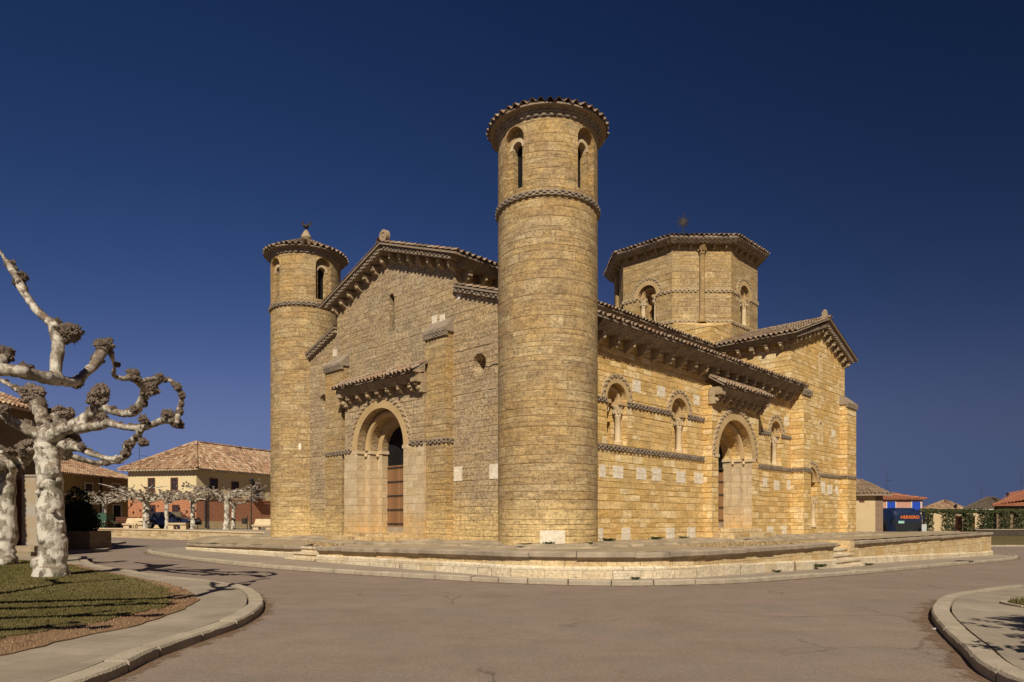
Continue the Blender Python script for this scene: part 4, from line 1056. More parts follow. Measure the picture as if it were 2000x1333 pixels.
# terrace surface
tp = [Vector(p) for p in TW1]+[Vector(p) for p in TW2]+[Vector(p) for p in TE]
tpl = [(p.x, p.y) for p in tp]+[(18, 12)]
def inpoly(x, y, poly):
    c = False; j = len(poly)-1
    for i in range(len(poly)):
        if (poly[i][1] > y) != (poly[j][1] > y) and x < (poly[j][0]-poly[i][0])*(y-poly[i][1])/(poly[j][1]-poly[i][1])+poly[i][0]: c = not c
        j = i
    return c
mb = MB(); ids = {}; st = .3
def gv(i, j):
    if (i, j) not in ids:
        u, v = -4.2+i*st, -5.8+j*st; w = uv2w(u, v)
        ids[i, j] = mb.v((w.x, w.y, terrz(u, v)+noise.noise(Vector((u*.9, v*.9, 0)))*.035))
    return ids[i, j]
for i in range(158):
    for j in range(97):
        u, v = -4.2+(i+.5)*st, -5.8+(j+.5)*st
        if 10.3 < u < 14.0 and v < -4.0 or 7.8 < v < 10.2 and u < -2.7: continue
        if inpoly(u, v, tpl) and inpoly(u+.35, v+.35, tpl) and inpoly(u-.0, v-.3, tpl): mb.f((gv(i, j), gv(i+1, j), gv(i+1, j+1), gv(i, j+1)))
tag(B(mb, 'terrace_ground', M['dirt'], recalc=False), kind='structure')
# worn stone ledge the church stands on
def ledge(off, z, name, seedv, rough=.18):
    rnd = random.Random(seedv)
    P = [Vector((-off-.65, 18.2)), Vector((-off-.65, 10.9)), Vector((-off-1.2, 10.5)), Vector((-off-1.2, 5.2)), Vector((-off-.65, 4.6)), Vector((-off-.75, 0))]+arc((0, 0), 1.64+off*.55, 195, 260, 6)+[Vector((1.2, -.65-off)), Vector((9, -.65-off)), Vector((9.4, -1.3-off)), Vector((13.4, -1.3-off)), Vector((13.8, -.65-off)), Vector((27.6, -.9-off)), Vector((27.8, 6))]
    P = resample(P, .35); rings = []; mb = MB()
    for i, p in enumerate(P):
        t = (P[min(i+1, len(P)-1)]-P[max(i-1, 0)]).normalized(); n = Vector((t.y, -t.x))
        a = rnd.uniform(-rough, rough); zz = z+rnd.uniform(-.03, .025); o = p+n*a*.6
        rings.append([(p.x-n.x*(off+.7), p.y-n.y*(off+.7), z-.5), (o.x, o.y, z-.5), (o.x, o.y, zz-.07), (o.x-n.x*.08, o.y-n.y*.08, zz), (p.x-n.x*(off+.7), p.y-n.y*(off+.7), z+.02)])
    mb.loft(rings); return B(mb, name, M['ledge'], church)
ledge(.75, .93, 'plinth', 3); ledge(1.5, .85, 'plinth', 5, .3)
# dry grass on the terrace south side
tg = [(3.2, -5.0), (9.8, -5.0), (9.5, -2.7), (3.5, -2.6)]
tgw = [tuple(uv2w(*p)) for p in tg]
blades('dry_grass', tgw, 120, .77, gmat('straw', (.45, .33, .17), (.36, .25, .12), 2, None, 0, 30, 0, .3), .03, .10, zf=lambda x, y: 0, lean=1.6, maxn=9000, w=.004)
tg = [(-3.3, 8.0), (-3.3, 9.9), (-2.2, 10), (-2.3, 7)]
blades('dry_grass', [tuple(uv2w(*p)) for p in tg], 300, .70, bpy.data.materials['straw'], .03, .10, zf=lambda x, y: 0, lean=1.6, maxn=9000, w=.004)

# pavement and kerb at the foot of the terrace
KT = [(12, 24.6), (0, 24.6), (-3.2, 24.3), (-4.6, 23.2), (-5.3, 21), (-5.8, 16.5), (-6.15, 10), (-5.9, 5.5), (-5.5, 2.76), (-4.75, -1.0), (-3.9, -3.5), (-2.9, -5.0), (-1.6, -5.95), (.2, -6.5), (4, -6.75), (10, -6.9), (22, -6.9), (36, -6.9), (44.5, -6.3), (47, -4.2)]
kt = [uv2w(p.x, p.y) for p in smooth(KT, 6)]
kerbs('kerb', kt, .13, .22, 1); grit(kt, -1)
kin = [tuple(p) for p in offset(resample(kt, .4), .25)]
back = [tuple(uv2w(p.x, p.y)) for p in [Vector((46.2, -3.2)), Vector((44.3, -4.5)), Vector((14.1, -4.5)), Vector((13.9, -4.9)), Vector((10.5, -5.1))]+[q for q in reversed(TW2)]+[q for q in reversed(TW1)]]
sheet('pavement', kin+back, .117, M['pave2'])

# ================================================================== PLANE TREES
def barkmat(name, light, midc, dark, sc=3.0):
    m, n, b = mat(name); t = NT(n); obj = t.node('ShaderNodeTexCoord').outputs['Object']
    mp = t.node('ShaderNodeMapping', {'Vector': obj, 'Scale': (1, 1, .6)}).outputs[0]
    w = t.noise(mp, sc, 5, .6, 1)
    a = t.noise(mp, sc*1.1, 5, .65); c = t.mix(t.ramp(a, [(.5, 0), (.54, 1)]), light, midc)
    a2 = t.noise(mp, sc*2.1, 4, .7); c = t.mix(t.math('MULTIPLY', t.ramp(a2, [(.57, 0), (.61, 1)]), .85), c, dark)
    f = t.noise(obj, 30, 4, .7); c = t.mix(1.0, c, t.ramp(f, [(.25, .72), (.75, 1.15)]), 'MULTIPLY')
    # brown scaly bark on upward faces, as on the old pollards
    nrm = t.node('ShaderNodeNewGeometry').outputs['Normal']; nz = t.node('ShaderNodeSeparateXYZ', {0: nrm}).outputs[2]
    zz = t.node('ShaderNodeSeparateXYZ', {0: obj}).outputs[2]
    sc2 = t.noise(obj, 9, 4, .7)
    k = t.math('MULTIPLY', t.math('MULTIPLY', t.ramp(nz, [(.3, 0), (.8, 1)]), t.ramp(sc2, [(.38, 0), (.5, 1)])), .8)
    c = t.mix(k, c, (.15, .095, .06))
    up = t.node('ShaderNodeMapRange', {0: zz, 1: 3.1, 2: 4.6, 3: 0.0, 4: .85}).outputs[0]
    c = t.mix(t.math('MULTIPLY', up, t.ramp(t.noise(obj, 6, 5, .75), [(.44, 0), (.54, 1)])), c, (.14, .095, .065)); t.L(c, b.inputs['Base Color'])
    bp = t.node('ShaderNodeBump', {'Strength': .5, 'Distance': .02, 'Height': t.math('ADD', f, t.math('MULTIPLY', a, .8))}); t.L(bp.outputs[0], b.inputs['Normal'])
    return m
M['bark'] = barkmat('plane_bark', (.58, .52, .42), (.27, .235, .17), (.12, .09, .06), 3.6)
M['knob'] = plain('pollard_scar', (.13, .085, .06), (.40, .31, .23), 12, bump=1.0, fine=40)
class Tree:
    def __init__(s, name, label, base, group, seed):
        s.rnd = random.Random(seed); s.root = thing(name, label, 'tree', base, 0, group); s.base = Vector(base)
        s.mb = MB(); s.knobs = []
    def limb(s, pts, rad, n=10, wig=.0):
        """smoothly bent limb through world points with radii in metres"""
        P = smooth3([(p, r) for p, r in zip(pts, rad)], 5)
        out = []; rr = []
        for i, (p, r) in enumerate(P):
            q = p-s.base+Vector((s.rnd.uniform(-1, 1), s.rnd.uniform(-1, 1), s.rnd.uniform(-1, 1)))*r*.10
            out.append(q); rr.append(r*s.rnd.uniform(.95, 1.08))
        s.mb.tube(out, rr, n, jit=.025); s.mb.ball(out[-1], rr[-1]*1.1, 8, 5)
        for i in range(2, len(out)-1, 2):              # swellings along the limb
            if s.rnd.random() < .55:
                s.mb.ball(out[i]+Vector((s.rnd.uniform(-1, 1), s.rnd.uniform(-1, 1), s.rnd.uniform(-.6, 1)))*rr[i]*.6, rr[i]*s.rnd.uniform(.5, .8), 8, 5)
        if len(pts) >= 6 and rad[0] < .22:
            for i in range(4, len(out)-1, 3):
                if s.rnd.random() < .6: s.knobs.append((out[i]+Vector((s.rnd.uniform(-.5, .5), s.rnd.uniform(-.5, .5), s.rnd.uniform(.1, .9)))*rr[i], rr[i]*s.rnd.uniform(.55, .95)))
        return out
    def knob(s, p, r): s.knobs.append((Vector(p)-s.base, r))
    def done(s, vox=.028, disp=.013):
        o = B(s.mb, 'trunk', M['bark'], s.root)
        md = o.modifiers.new('r', 'REMESH'); md.mode = 'VOXEL'; md.voxel_size = vox
        bpy.context.view_layer.update(); dg = bpy.context.evaluated_depsgraph_get()
        me = bpy.data.meshes.new_from_object(o.evaluated_get(dg)); o.modifiers.clear()
        bm = bmesh.new(); bm.from_mesh(me)
        for v in bm.verts:                             # lumps of old bark
            q = v.co+s.base; d = noise.noise(q*3.1)*.9+noise.noise(q*8.0)*.55
            v.co += v.normal*d*disp
        bmesh.ops.smooth_vert(bm, verts=bm.verts, factor=.35, use_axis_x=True, use_axis_y=True, use_axis_z=True)
        bm.to_mesh(me); bm.free(); me.polygons.foreach_set('use_smooth', [True]*len(me.polygons)); o.data = me
        for p, r in s.knobs[:99]: knob_obj(s.root, p, r, s.rnd)
def smooth3(PR, n):
    P = [Vector((*p, r)) for p, r in PR]; out = []; m = len(P)
    for i in range(m-1):
        a, b, c, d = P[max(0, i-1)], P[i], P[i+1], P[min(m-1, i+2)]
        for k in range(n):
            t = k/n; q = .5*((2*b)+(c-a)*t+(2*a-5*b+4*c-d)*t*t+(3*b-a-3*c+d)*t**3); out.append((q.to_3d(), max(.008, q[3])))
    out.append((P[-1].to_3d(), P[-1][3])); return out
KN = []
def knob_meshes():
    for k in range(7):
        rnd = random.Random(100+k); bm = bmesh.new(); bmesh.ops.create_icosphere(bm, subdivisions=4, radius=1)
        off = Vector((rnd.uniform(0, 50),)*3)
        for v in bm.verts:
            d = v.co.normalized(); f = 1+.55*noise.noise(d*1.5+off)+.42*abs(noise.noise(d*3.6+off))+.24*noise.noise(d*9+off)
            v.co = d*f*.85
        for f in list(bm.faces):                       # stubs of cut shoots
            if rnd.random() < .035:
                c = f.calc_center_median(); nn = c.normalized(); x = nn.orthogonal().normalized()*.045; y = nn.cross(x)
                nn = (nn+Vector((rnd.uniform(-.5, .5), rnd.uniform(-.5, .5), rnd.uniform(0, .6)))).normalized(); l = rnd.uniform(.12, .34)
                vs = [bm.verts.new(c+q) for q in (x, y, -x, -y)]; ve = [bm.verts.new(c+q*.8+nn*l) for q in (x, y, -x, -y)]
                for j in range(4): bm.faces.new((vs[j], vs[(j+1) % 4], ve[(j+1) % 4], ve[j]))
                bm.faces.new(ve)
        me = bpy.data.meshes.new('pollard_knob'); bm.to_mesh(me); bm.free(); me.materials.append(M['knob']); KN.append(me)
knob_meshes()
def knob_obj(root, p, r, rnd):
    o = bpy.data.objects.new('pollard_knob', rnd.choice(KN)); COL.objects.link(o); o.parent = root; o.location = p
    o.scale = (r*rnd.uniform(.8, 1.25), r*rnd.uniform(.8, 1.25), r*rnd.uniform(.75, 1.2)); o.rotation_euler = (rnd.uniform(-.6, .6), rnd.uniform(-.6, .6), rnd.uniform(0, 6.28))
def PX(pts, Y0, Y1=None):                             # limb drawn as photo directions at real, changing distances
    n = len(pts); out = []; rad = []
    for i, (x, y, r) in enumerate(pts):
        Y = Y0+((Y1 if Y1 else Y0)-Y0)*i/max(1, n-1); out.append(at(x, y, Y)); rad.append(r*Y/F)
    return out, rad
# -- the big pollard in front
g = zg(-12.3, 18.6)+.13
A = Tree('plane_tree', 'big white barked pollarded plane tree whose whole trunk stands on the lawn corner', (-12.3, 18.6, g), 'pollarded planes on the lawn', 1)
A.limb(*PX([(102, 1134, 33), (101, 1112, 29), (101, 1085, 25), (102, 1040, 24), (98, 980, 22.5), (95, 920, 21.5), (91, 882, 20), (88, 850, 17)], 18.6), n=16)
for x, y, r in ((123, 1046, 5), (80, 950, 7), (116, 938, 6), (74, 962, 6), (81, 1058, 5), (121, 1020, 5), (104, 1000, 5), (90, 1070, 5)): A.mb.ball(at(x, y, 18.3)-A.base, r*18.5/F, 8, 5)
A.limb(*PX([(88, 862, 15), (112, 845, 13), (140, 834, 12), (165, 820, 12), (182, 806, 12), (192, 790, 13), (195, 778, 11)], 18.6, 17.6))
A.limb(*PX([(188, 798, 9), (205, 797, 8), (225, 805, 7), (247, 808, 7.5), (262, 805, 8), (274, 790, 8.5), (281, 775, 9), (288, 763, 10), (296, 757, 8), (308, 746, 6), (322, 741, 4.5), (336, 746, 4.5), (347, 757, 5.5), (355, 776, 5.5), (351, 797, 5.5), (347, 815, 5), (346, 825, 5)], 17.6, 15.6))
A.limb(*PX([(150, 838, 10), (179, 834, 9), (200, 830, 9), (213, 827, 8), (241, 834, 6.5), (266, 836, 6.5), (291, 832, 7), (319, 821, 7), (332, 820, 9), (348, 825, 6)], 18.0, 15.8))
A.limb(*PX([(276, 838, 6), (272, 848, 6), (262, 860, 7), (250, 874, 8), (246, 890, 7), (230, 897, 6), (207, 895, 5), (182, 888, 6), (158, 877, 7), (140, 872, 11), (124, 868, 10), (104, 868, 10)], 16.6, 18.8))
A.limb(*PX([(128, 890, 14), (120, 880, 11), (100, 872, 10)], 19.0, 18.7))
A.limb(*PX([(140, 892, 6), (174, 902, 4.5), (196, 905, 6), (232, 902, 4)], 19.4, 20.5))
A.limb(*PX([(88, 862, 14), (86, 835, 12), (81, 812, 12), (74, 790, 13), (62, 775, 14), (48, 768, 7), (31, 759, 5.5), (8, 746, 4.5), (-12, 735, 4)], 18.6, 20.5))
A.limb(*PX([(84, 860, 13), (70, 847, 12), (42, 832, 10), (22, 824, 9), (4, 810, 8), (-22, 803, 6)], 18.6, 17.8))
A.limb(*PX([(92, 850, 11), (102, 828, 11), (110, 812, 12)], 18.8, 19.6)); A.limb(*PX([(96, 848, 10), (118, 828, 10), (129, 812, 10)], 18.8, 20.2))
for x, y, r, Y in [(195, 771, 21, 17.5), (186, 780, 13, 17.6), (262, 800, 9, 16.9), (284, 764, 10, 16.4), (295, 760, 13, 16.3), (281, 788, 9, 16.6), (347, 756, 9, 15.9), (355, 772, 8, 15.8), (354, 790, 7, 15.8), (350, 806, 7, 15.8), (322, 742, 6, 16),
                   (201, 816, 10, 17.4), (280, 820, 10, 16.3), (330, 810, 11, 15.9), (343, 826, 10, 15.8), (349, 830, 8, 15.8), (280, 864, 11, 16.7), (270, 855, 9, 16.8), (252, 868, 10, 16.9), (246, 886, 9, 17), (233, 900, 7, 17.4), (208, 904, 6, 20.2), (143, 857, 13, 18.7), (134, 866, 11, 18.7), (122, 884, 10, 19),
                   (62, 770, 21, 19.4), (70, 795, 12, 19.2), (30, 757, 7, 20), (8, 800, 9, 17.8), (112, 808, 16, 19.6), (131, 810, 15, 20.2), (118, 826, 9, 19.7), (160, 873, 7, 18), (78, 788, 10, 19.2)]: A.knob(at(x, y, Y), r*Y/F)
A.done()
# -- its neighbour behind, at the picture's edge
g = zg(-17.1, 23.4)+.13
T = Tree('plane_tree', 'pollarded plane tree at the left edge beside the plastered gate pier', (-17.1, 23.4, g), 'pollarded planes on the lawn', 2)
T.limb(*PX([(7, 1112, 26), (8, 1085, 21), (10, 1040, 19), (10, 985, 17), (11, 935, 17), (16, 912, 14)], 23.4), n=14)
T.limb(*PX([(14, 918, 14), (28, 908, 12), (44, 901, 11), (54, 888, 11), (54, 876, 12)], 23.4, 22.8)); T.limb(*PX([(48, 892, 8), (60, 885, 6), (72, 892, 5), (92, 905, 5)], 22.9, 24))
T.limb(*PX([(10, 922, 13), (-5, 908, 11), (-30, 902, 9), (-60, 895, 8)], 23.4, 22)); T.limb(*PX([(12, 915, 10), (2, 890, 8), (-10, 880, 7)], 23.4, 25)); T.limb(*PX([(34, 905, 7), (20, 890, 5), (4, 884, 4)], 23.2, 22))
for x, y, r, Y in [(52, 873, 15, 22.8), (45, 884, 11, 22.8), (40, 915, 9, 23), (20, 882, 7, 22), (-60, 893, 12, 22), (2, 880, 9, 25), (92, 904, 7, 24)]: T.knob(at(x, y, Y), r*Y/F)
T.done()
# -- nearer tree out of the picture to the left; its limbs reach in and throw shadows over the lawn
T = Tree('plane_tree', 'pollarded plane outside the left edge, its tall bare limb reaching up into the picture', (-10.6, 8.6, zg(-10.6, 8.6)+.13), 'pollarded planes on the lawn', 3)
hd = Vector((-10.5, 8.6, 3.2))
T.limb([Vector((-10.6, 8.6, .0)), Vector((-10.58, 8.6, .6)), Vector((-10.5, 8.6, 1.9)), hd], [.42, .32, .27, .26], n=14)
a0 = [hd, Vector((-9.3, 8.8, 3.55))]
p, r = PX([(0, 724, 13), (50, 729, 12), (90, 738, 12.5), (112, 743, 12)], 9.3, 10.2); T.limb(a0+p, [.2, .14]+r)
p, r = PX([(112, 745, 13), (109, 720, 11), (113, 680, 11), (108, 640, 12), (98, 628, 9), (78, 614, 8), (52, 580, 7.5), (38, 552, 8), (24, 528, 7), (10, 507, 4), (-4, 486, 3)], 10.2, 10.8); T.limb(p, r)
p, r = PX([(112, 742, 11), (135, 746, 10), (152, 744, 10), (164, 733, 9), (184, 714, 9), (195, 694, 10), (204, 678, 9), (213, 676, 6)], 10.2, 12.4); T.limb(p, r)
p, r = PX([(213, 676, 6), (219, 698, 4.5), (224, 716, 4), (223, 734, 4), (240, 740, 5), (258, 738, 7), (275, 755, 5), (286, 762, 5)], 12.4, 14.0); T.limb(p, r)
for x, y, r, Y in [(137, 651, 20, 10.4), (126, 660, 12, 10.4), (44, 541, 10, 10.7), (36, 553, 9, 10.7), (20, 517, 9, 10.8), (48, 565, 8, 10.7), (102, 632, 9, 10.5), (151, 747, 11, 11), (203, 676, 15, 12.3), (212, 668, 9, 12.4), (190, 703, 11, 12.0), (168, 728, 9, 11.4), (229, 712, 6, 12.8), (262, 734, 12, 13.5), (60, 722, 8, 9.8), (100, 735, 8, 10.1), (311, 737, 8, 14.4)]: T.knob(at(x, y, Y), r*Y/F)
p, r = PX([(270, 748, 5), (290, 742, 5), (308, 741, 5)], 13.8, 14.4); T.limb(p, r)
for w1, w2 in (((-8.9, 7.3, 4.0), (-6.45, 7.95, 4.1)), ((-8.6, 6.3, 3.9), (-6.0, 6.6, 4.0)), ((-8.0, 5.0, 3.9), (-6.1, 5.5, 3.9)), ((-8.6, 4.2, 4.0), (-7.2, 4.5, 4.1))):
    w1, w2 = Vector(w1), Vector(w2); m_ = w1.lerp(w2, .5)+Vector((0, .15, -.1)); T.limb([hd, hd.lerp(w1, .55)+Vector((0, .1, .1)), w1, m_, w2], [.15, .12, .10, .08, .06], 8)
    for q in (w1, m_+Vector((.2, 0, .08)), w2, w2.lerp(m_, .4)+Vector((0, .12, 0))): T.knob(q, .13)
    w3 = m_+Vector((.35, .45, .1)); T.limb([m_, m_.lerp(w3, .5), w3], [.06, .05, .04], 8); T.knob(w3, .09)
for e, h in (((-12.8, 6.5), 4.1), ((-12.6, 10.6), 4.0), ((-10.9, 11.8), 4.2)):   # the rest of its crown
    if e == (-10.9, 11.8): q = at(-20, 700, 11.3)
    q = Vector((*e, h)); m_ = hd.lerp(q, .5)+Vector((0, 0, .12)); T.limb([hd, m_, q], [.17, .12, .09]); T.knob(q, .17)
    for sg in (-1, 1):
        d = (q-hd); d.z = 0; d.normalize(); side = Vector((-d.y, d.x, 0))*sg; q2 = q+d*.8+side*.8+Vector((0, 0, .15)); T.limb([q, q.lerp(q2, .5)+Vector((0, 0, -.06)), q2], [.08, .07, .05], 8); T.knob(q2, .12)
q = at(10, 693, 9.6); T.knob(q, .11); T.limb([at(-40, 735, 9.2), at(-5, 715, 9.4), q], [.08, .07, .07], 8)
T.done()

# -- the trained row on the raised square
PZ = .93
def row_tree(px, Y, label, r, zf, spread, nl, seed, tilt=0):
    rnd = random.Random(seed); b = at(px, 1030, Y); b.z = PZ
    t = Tree('plane_tree', label, tuple(b), 'trained planes in a row on the raised square', seed)
    top = b+Vector((tilt, 0, zf-PZ)); t.limb([b-UP*.1, b.lerp(top, .1), b.lerp(top, .5)+Vector((rnd.uniform(-.05, .05), 0, 0)), top], [r*1.5, r*1.12, r, r*1.05], n=10)
    for k in range(nl):
        a = 2*PI*k/nl+rnd.uniform(-.3, .3); R_ = spread*rnd.uniform(.8, 1.25); pts = [top-UP*rnd.uniform(.1, .3)]; rr = [r*.55]; rise = rnd.uniform(.35, 1.0)
        for q in range(1, 7):
            f = q/6; aa = a+rnd.uniform(-.16, .16); pts.append(top+Vector((math.cos(aa)*R_*f, math.sin(aa)*R_*f, -.05+rise*f**.6+rnd.uniform(-.15, .15)))); rr.append(r*(.48-.30*f))
        t.limb(pts, rr, 6)
        for q in range(2, 7):
            p = pts[q]; t.knob(p+UP*.04, rnd.uniform(.07, .12))
            for sg in (-1, 1):
                if rnd.random() < .8:
                    bb = a+sg*rnd.uniform(.4, 1.1); l = rnd.uniform(.5, 1.3); e = p+Vector((math.cos(bb)*l, math.sin(bb)*l, rnd.uniform(-.05, .35))); m_ = p.lerp(e, .5)+Vector((rnd.uniform(-.1, .1), rnd.uniform(-.1, .1), rnd.uniform(-.15, .05)))
                    t.limb([p, m_, e], [r*.22, r*.18, r*.13], 5); t.knob(e, rnd.uniform(.05, .10))
    t.knobs = t.knobs[:98]; t.done(.04, .015)
ROW = [(204, 59, 'pollarded plane in the row, in front of the ochre house doorway', .17, 3.1, 3.0, 7, 11), (286, 55, 'thickest pollarded plane of the row, left of the parked dark car', .26, 3.15, 3.0, 8, 12), (326, 54, 'thin pale trunked plane in front of the parked dark car', .15, 3.1, 2.6, 6, 13),
       (377, 55, 'pollarded plane before the corner of the cream and brick house, at the car bonnet', .18, 3.1, 2.6, 7, 14), (442, 53, 'pollarded plane in front of the brick wall, left one of a close pair', .20, 3.3, 2.6, 7, 15), (456, 56, 'slimmer pollarded plane behind the thicker one of a close pair by the garage door', .15, 2.9, 2.2, 6, 16),
       (150, 61, 'pollarded plane of the row behind the dark bush', .18, 2.9, 3.2, 7, 17)]
for a in ROW: row_tree(*a)

# ================================================================== SQUARE, LOW WALL, HOUSES ON THE LEFT
sheet('square', [(-38.5, 56.6), (-33.35, 54.9), (-26, 51.5), (-18.0, 48.95), (-15.0, 49), (-5, 60), (-8, 88), (-42, 88), (-42, 60)], 0, M['plaza'], skirt=.9, zf=lambda x, y: PZ)
lw_ = thing('low_wall', 'long low rubble stone wall with a flat pale coping in front of the plane row', 'wall', (-33.3, 55, .3))
P = [Vector((-33.3, 55)), Vector((-26, 51.6)), Vector((-17.9, 49.0)), Vector((-16.6, 49.6)), Vector((-14.9, 53.5))]
def wallrun(P, z0, ztops, th, root, mtl, capm, over=.06, capt=.09, nb='wall_body', nc='coping'):
    mb = MB(); cp = MB(); base = root.location
    Q = [offset(P, -th/2), offset(P, th/2)]
    L = [0]
    for a, b in zip(P, P[1:]): L.append(L[-1]+(b-a).length)
    mb.loft([[(a.x-base.x, a.y-base.y, z0-base.z), (b.x-base.x, b.y-base.y, z0-base.z), (b.x-base.x, b.y-base.y, zt-capt-base.z), (a.x-base.x, a.y-base.y, zt-capt-base.z)] for a, b, zt in zip(Q[0], Q[1], ztops)])
    Q = [offset(P, -th/2-over), offset(P, th/2+over)]
    cp.loft([[(a.x-base.x, a.y-base.y, zt-capt-base.z), (b.x-base.x, b.y-base.y, zt-capt-base.z), (b.x-base.x, b.y-base.y, zt-base.z), (a.x-base.x, a.y-base.y, zt-base.z)] for a, b, zt in zip(Q[0], Q[1], ztops)])
    o = B(mb, nb, mtl, root, 'box'); B(cp, nc, capm, root)
wallrun(P, -.2, [1.04, .98, .80, .80, .93], .45, lw_, M['rubble'], M['pale'])

M['cream'] = plain('cream_render', (.68, .54, .31), (.62, .48, .27), .8, bump=.1)
M['ochre'] = plain('ochre_render', (.34, .24, .10), (.28, .19, .08), .7, bump=.15)
M['plaster'] = plain('grey_plaster', (.36, .33, .29), (.34, .22, .08), .8, bump=.3)
M['darkwall'] = plain('brown_wall', (.20, .14, .08), (.15, .105, .065), .6, bump=.3)
M['frame'] = plain('window_frame', (.10, .035, .018), (.14, .055, .025), 6, .5, .1)
M['framewhite'] = plain('white_surround', (.66, .60, .48), (.56, .5, .4), 3, bump=.1)
M['pink'] = plain('pink_render', (.50, .27, .19), (.44, .22, .15), .8, bump=.1)
M['buff'] = plain('buff_render', (.55, .42, .24), (.50, .37, .2), .9, bump=.1)
m_, n_, b_ = mat('window_glass'); b_.inputs['Base Color'].default_value = (.02, .022, .025, 1); b_.inputs['Roughness'].default_value = .08; b_.inputs['Specular IOR Level'].default_value = .5; M['glass'] = m_
M['blueshut'] = plain('blue_shutter', (.02, .07, .42), (.015, .05, .34), 3, .5, .1)

class House:
    def __init__(s, name, label, cat, foot, zb, ze, wallm, group=None, band=None):
        s.o = Vector((*foot[0], zb)); s.root = thing(name, label, cat, s.o, 0, group)
        s.P = [Vector(p)-Vector(foot[0]) for p in foot]; s.H = ze-zb
        mb = MB(); z1 = band[0] if band else 0
        if band:
            for a, b, m_, nm in ((0, z1, band[1], 'ground_floor_wall'), (z1, s.H, wallm, 'wall')):
                q = MB(); q.loft([[(p.x, p.y, z) for p in s.P] for z in (a, b)]); B(q, nm, m_, s.root, 'box')
        else:
            mb.loft([[(p.x, p.y, z) for p in s.P] for z in (0, s.H)]); B(mb, 'wall', wallm, s.root, 'box')
    def fr(s, i):
        a, b = s.P[i], s.P[(i+1) % len(s.P)]; t = (b-a).normalized(); c = sum(s.P, Vector((0, 0)))/len(s.P); n = Vector((t.y, -t.x))
        if n.dot((a+b)/2-c) < 0: n = -n
        return Fr(a, t, n), (b-a).length
    def window(s, i, x, z, w, h, fm='frame', sur=None, pane='glass', sill=True, bars=1, name='window'):
        fr, L = s.fr(i); mb = MB(); d = .06 if sur else .045; t = .12 if sur else .05
        fr.box(mb, x-w/2-t, x-w/2, -.1, d, z-t*.4, z+h+t); fr.box(mb, x+w/2, x+w/2+t, -.1, d, z-t*.4, z+h+t); fr.box(mb, x-w/2+.001, x+w/2-.001, -.1, d-.002, z+h, z+h+t-.002)
        if sill: fr.box(mb, x-w/2-t-.05, x+w/2+t+.05, -.1, .13, z-.1, z-.001-t*.4)
        o = B(mb, name, M[sur or fm], s.root)
        pm = MB(); fr.box(pm, x-w/2, x+w/2, -.1, .008, z, z+h); B(pm, 'pane', M[pane], o)
        if bars:
            bm_ = MB()
            for k in range(-1, 2): fr.box(bm_, x+k*(w/2-.03)-.03, x+k*(w/2-.03)+.03, 0, .022, z, z+h)
            for zz in (z, z+h*.62, z+h-.06): fr.box(bm_, x-w/2+.062, x-.034, 0, .02, zz, zz+.06); fr.box(bm_, x+.034, x+w/2-.062, 0, .02, zz, zz+.06)
            B(bm_, 'casement', M[fm], o)
        return o
    def eaves_poly(s, over):
        n = len(s.P); out = []
        for i in range(n):
            a, b, c = s.P[i-1], s.P[i], s.P[(i+1) % n]; t1 = (b-a).normalized(); t2 = (c-b).normalized(); cen = sum(s.P, Vector((0, 0)))/n
            n1 = Vector((t1.y, -t1.x)); n2 = Vector((t2.y, -t2.x))
            if n1.dot(b-cen) < 0: n1 = -n1
            if n2.dot(b-cen) < 0: n2 = -n2
            m_ = (n1+n2); out.append(b+m_*(over/(1+n1.dot(n2))))
        return out
    def hip_roof(s, r1, r2, mtl, over=.5, pitch=.25, only=None, rowlen=.42):
        """four slopes on a four-sided house; r1, r2 ridge ends in world coordinates; side 0 and 2 are the hip ends"""
        E = [Vector((p.x, p.y, s.H)) for p in s.eaves_poly(over)]; A, C = Vector(r1)-s.o, Vector(r2)-s.o; rm = MB()
        faces = [(E[0], E[1], A, A), (E[1], E[2], A, C), (E[2], E[3], C, C), (E[3], E[0], C, A)]
        for k, (p, q, rp, rq) in enumerate(faces):
            if only is not None and k not in only:
                slab(rm, [p, q, rq, rp] if rp is not rq else [p, q, rp], .1); continue
            ln = (q-p).length; t = (q-p)/ln; ta, tb = (rp-p).dot(t)/ln, (rq-p).dot(t)/ln
            f = p+t*(ta*ln); S = rp-f; n = int(ln/pitch)
            def top(u, p=p, t=t, ln=ln, S=S, ta=ta, tb=tb):
                k_ = min(1, u/max(ta, 1e-3), (1-u)/max(1-tb, 1e-3)); return p+t*(u*ln)+S*max(.001, k_)
            tiles(rm, lambda u, p=p, t=t, ln=ln: p+t*(u*ln), top, n, 0, h=.06, rowlen=rowlen, seg=(3, 2), minlen=.3)
            slab(rm, [p, q, rq, rp] if (rp-rq).length > .01 else [p, q, rp], .1)
        for a, b in ((E[0], A), (E[1], A), (E[2], C), (E[3], C), (A, C)): ridge(rm, a+UP*.03, b+UP*.05, .13)
        return B(rm, 'roof', M[mtl], s.root, recalc=False)

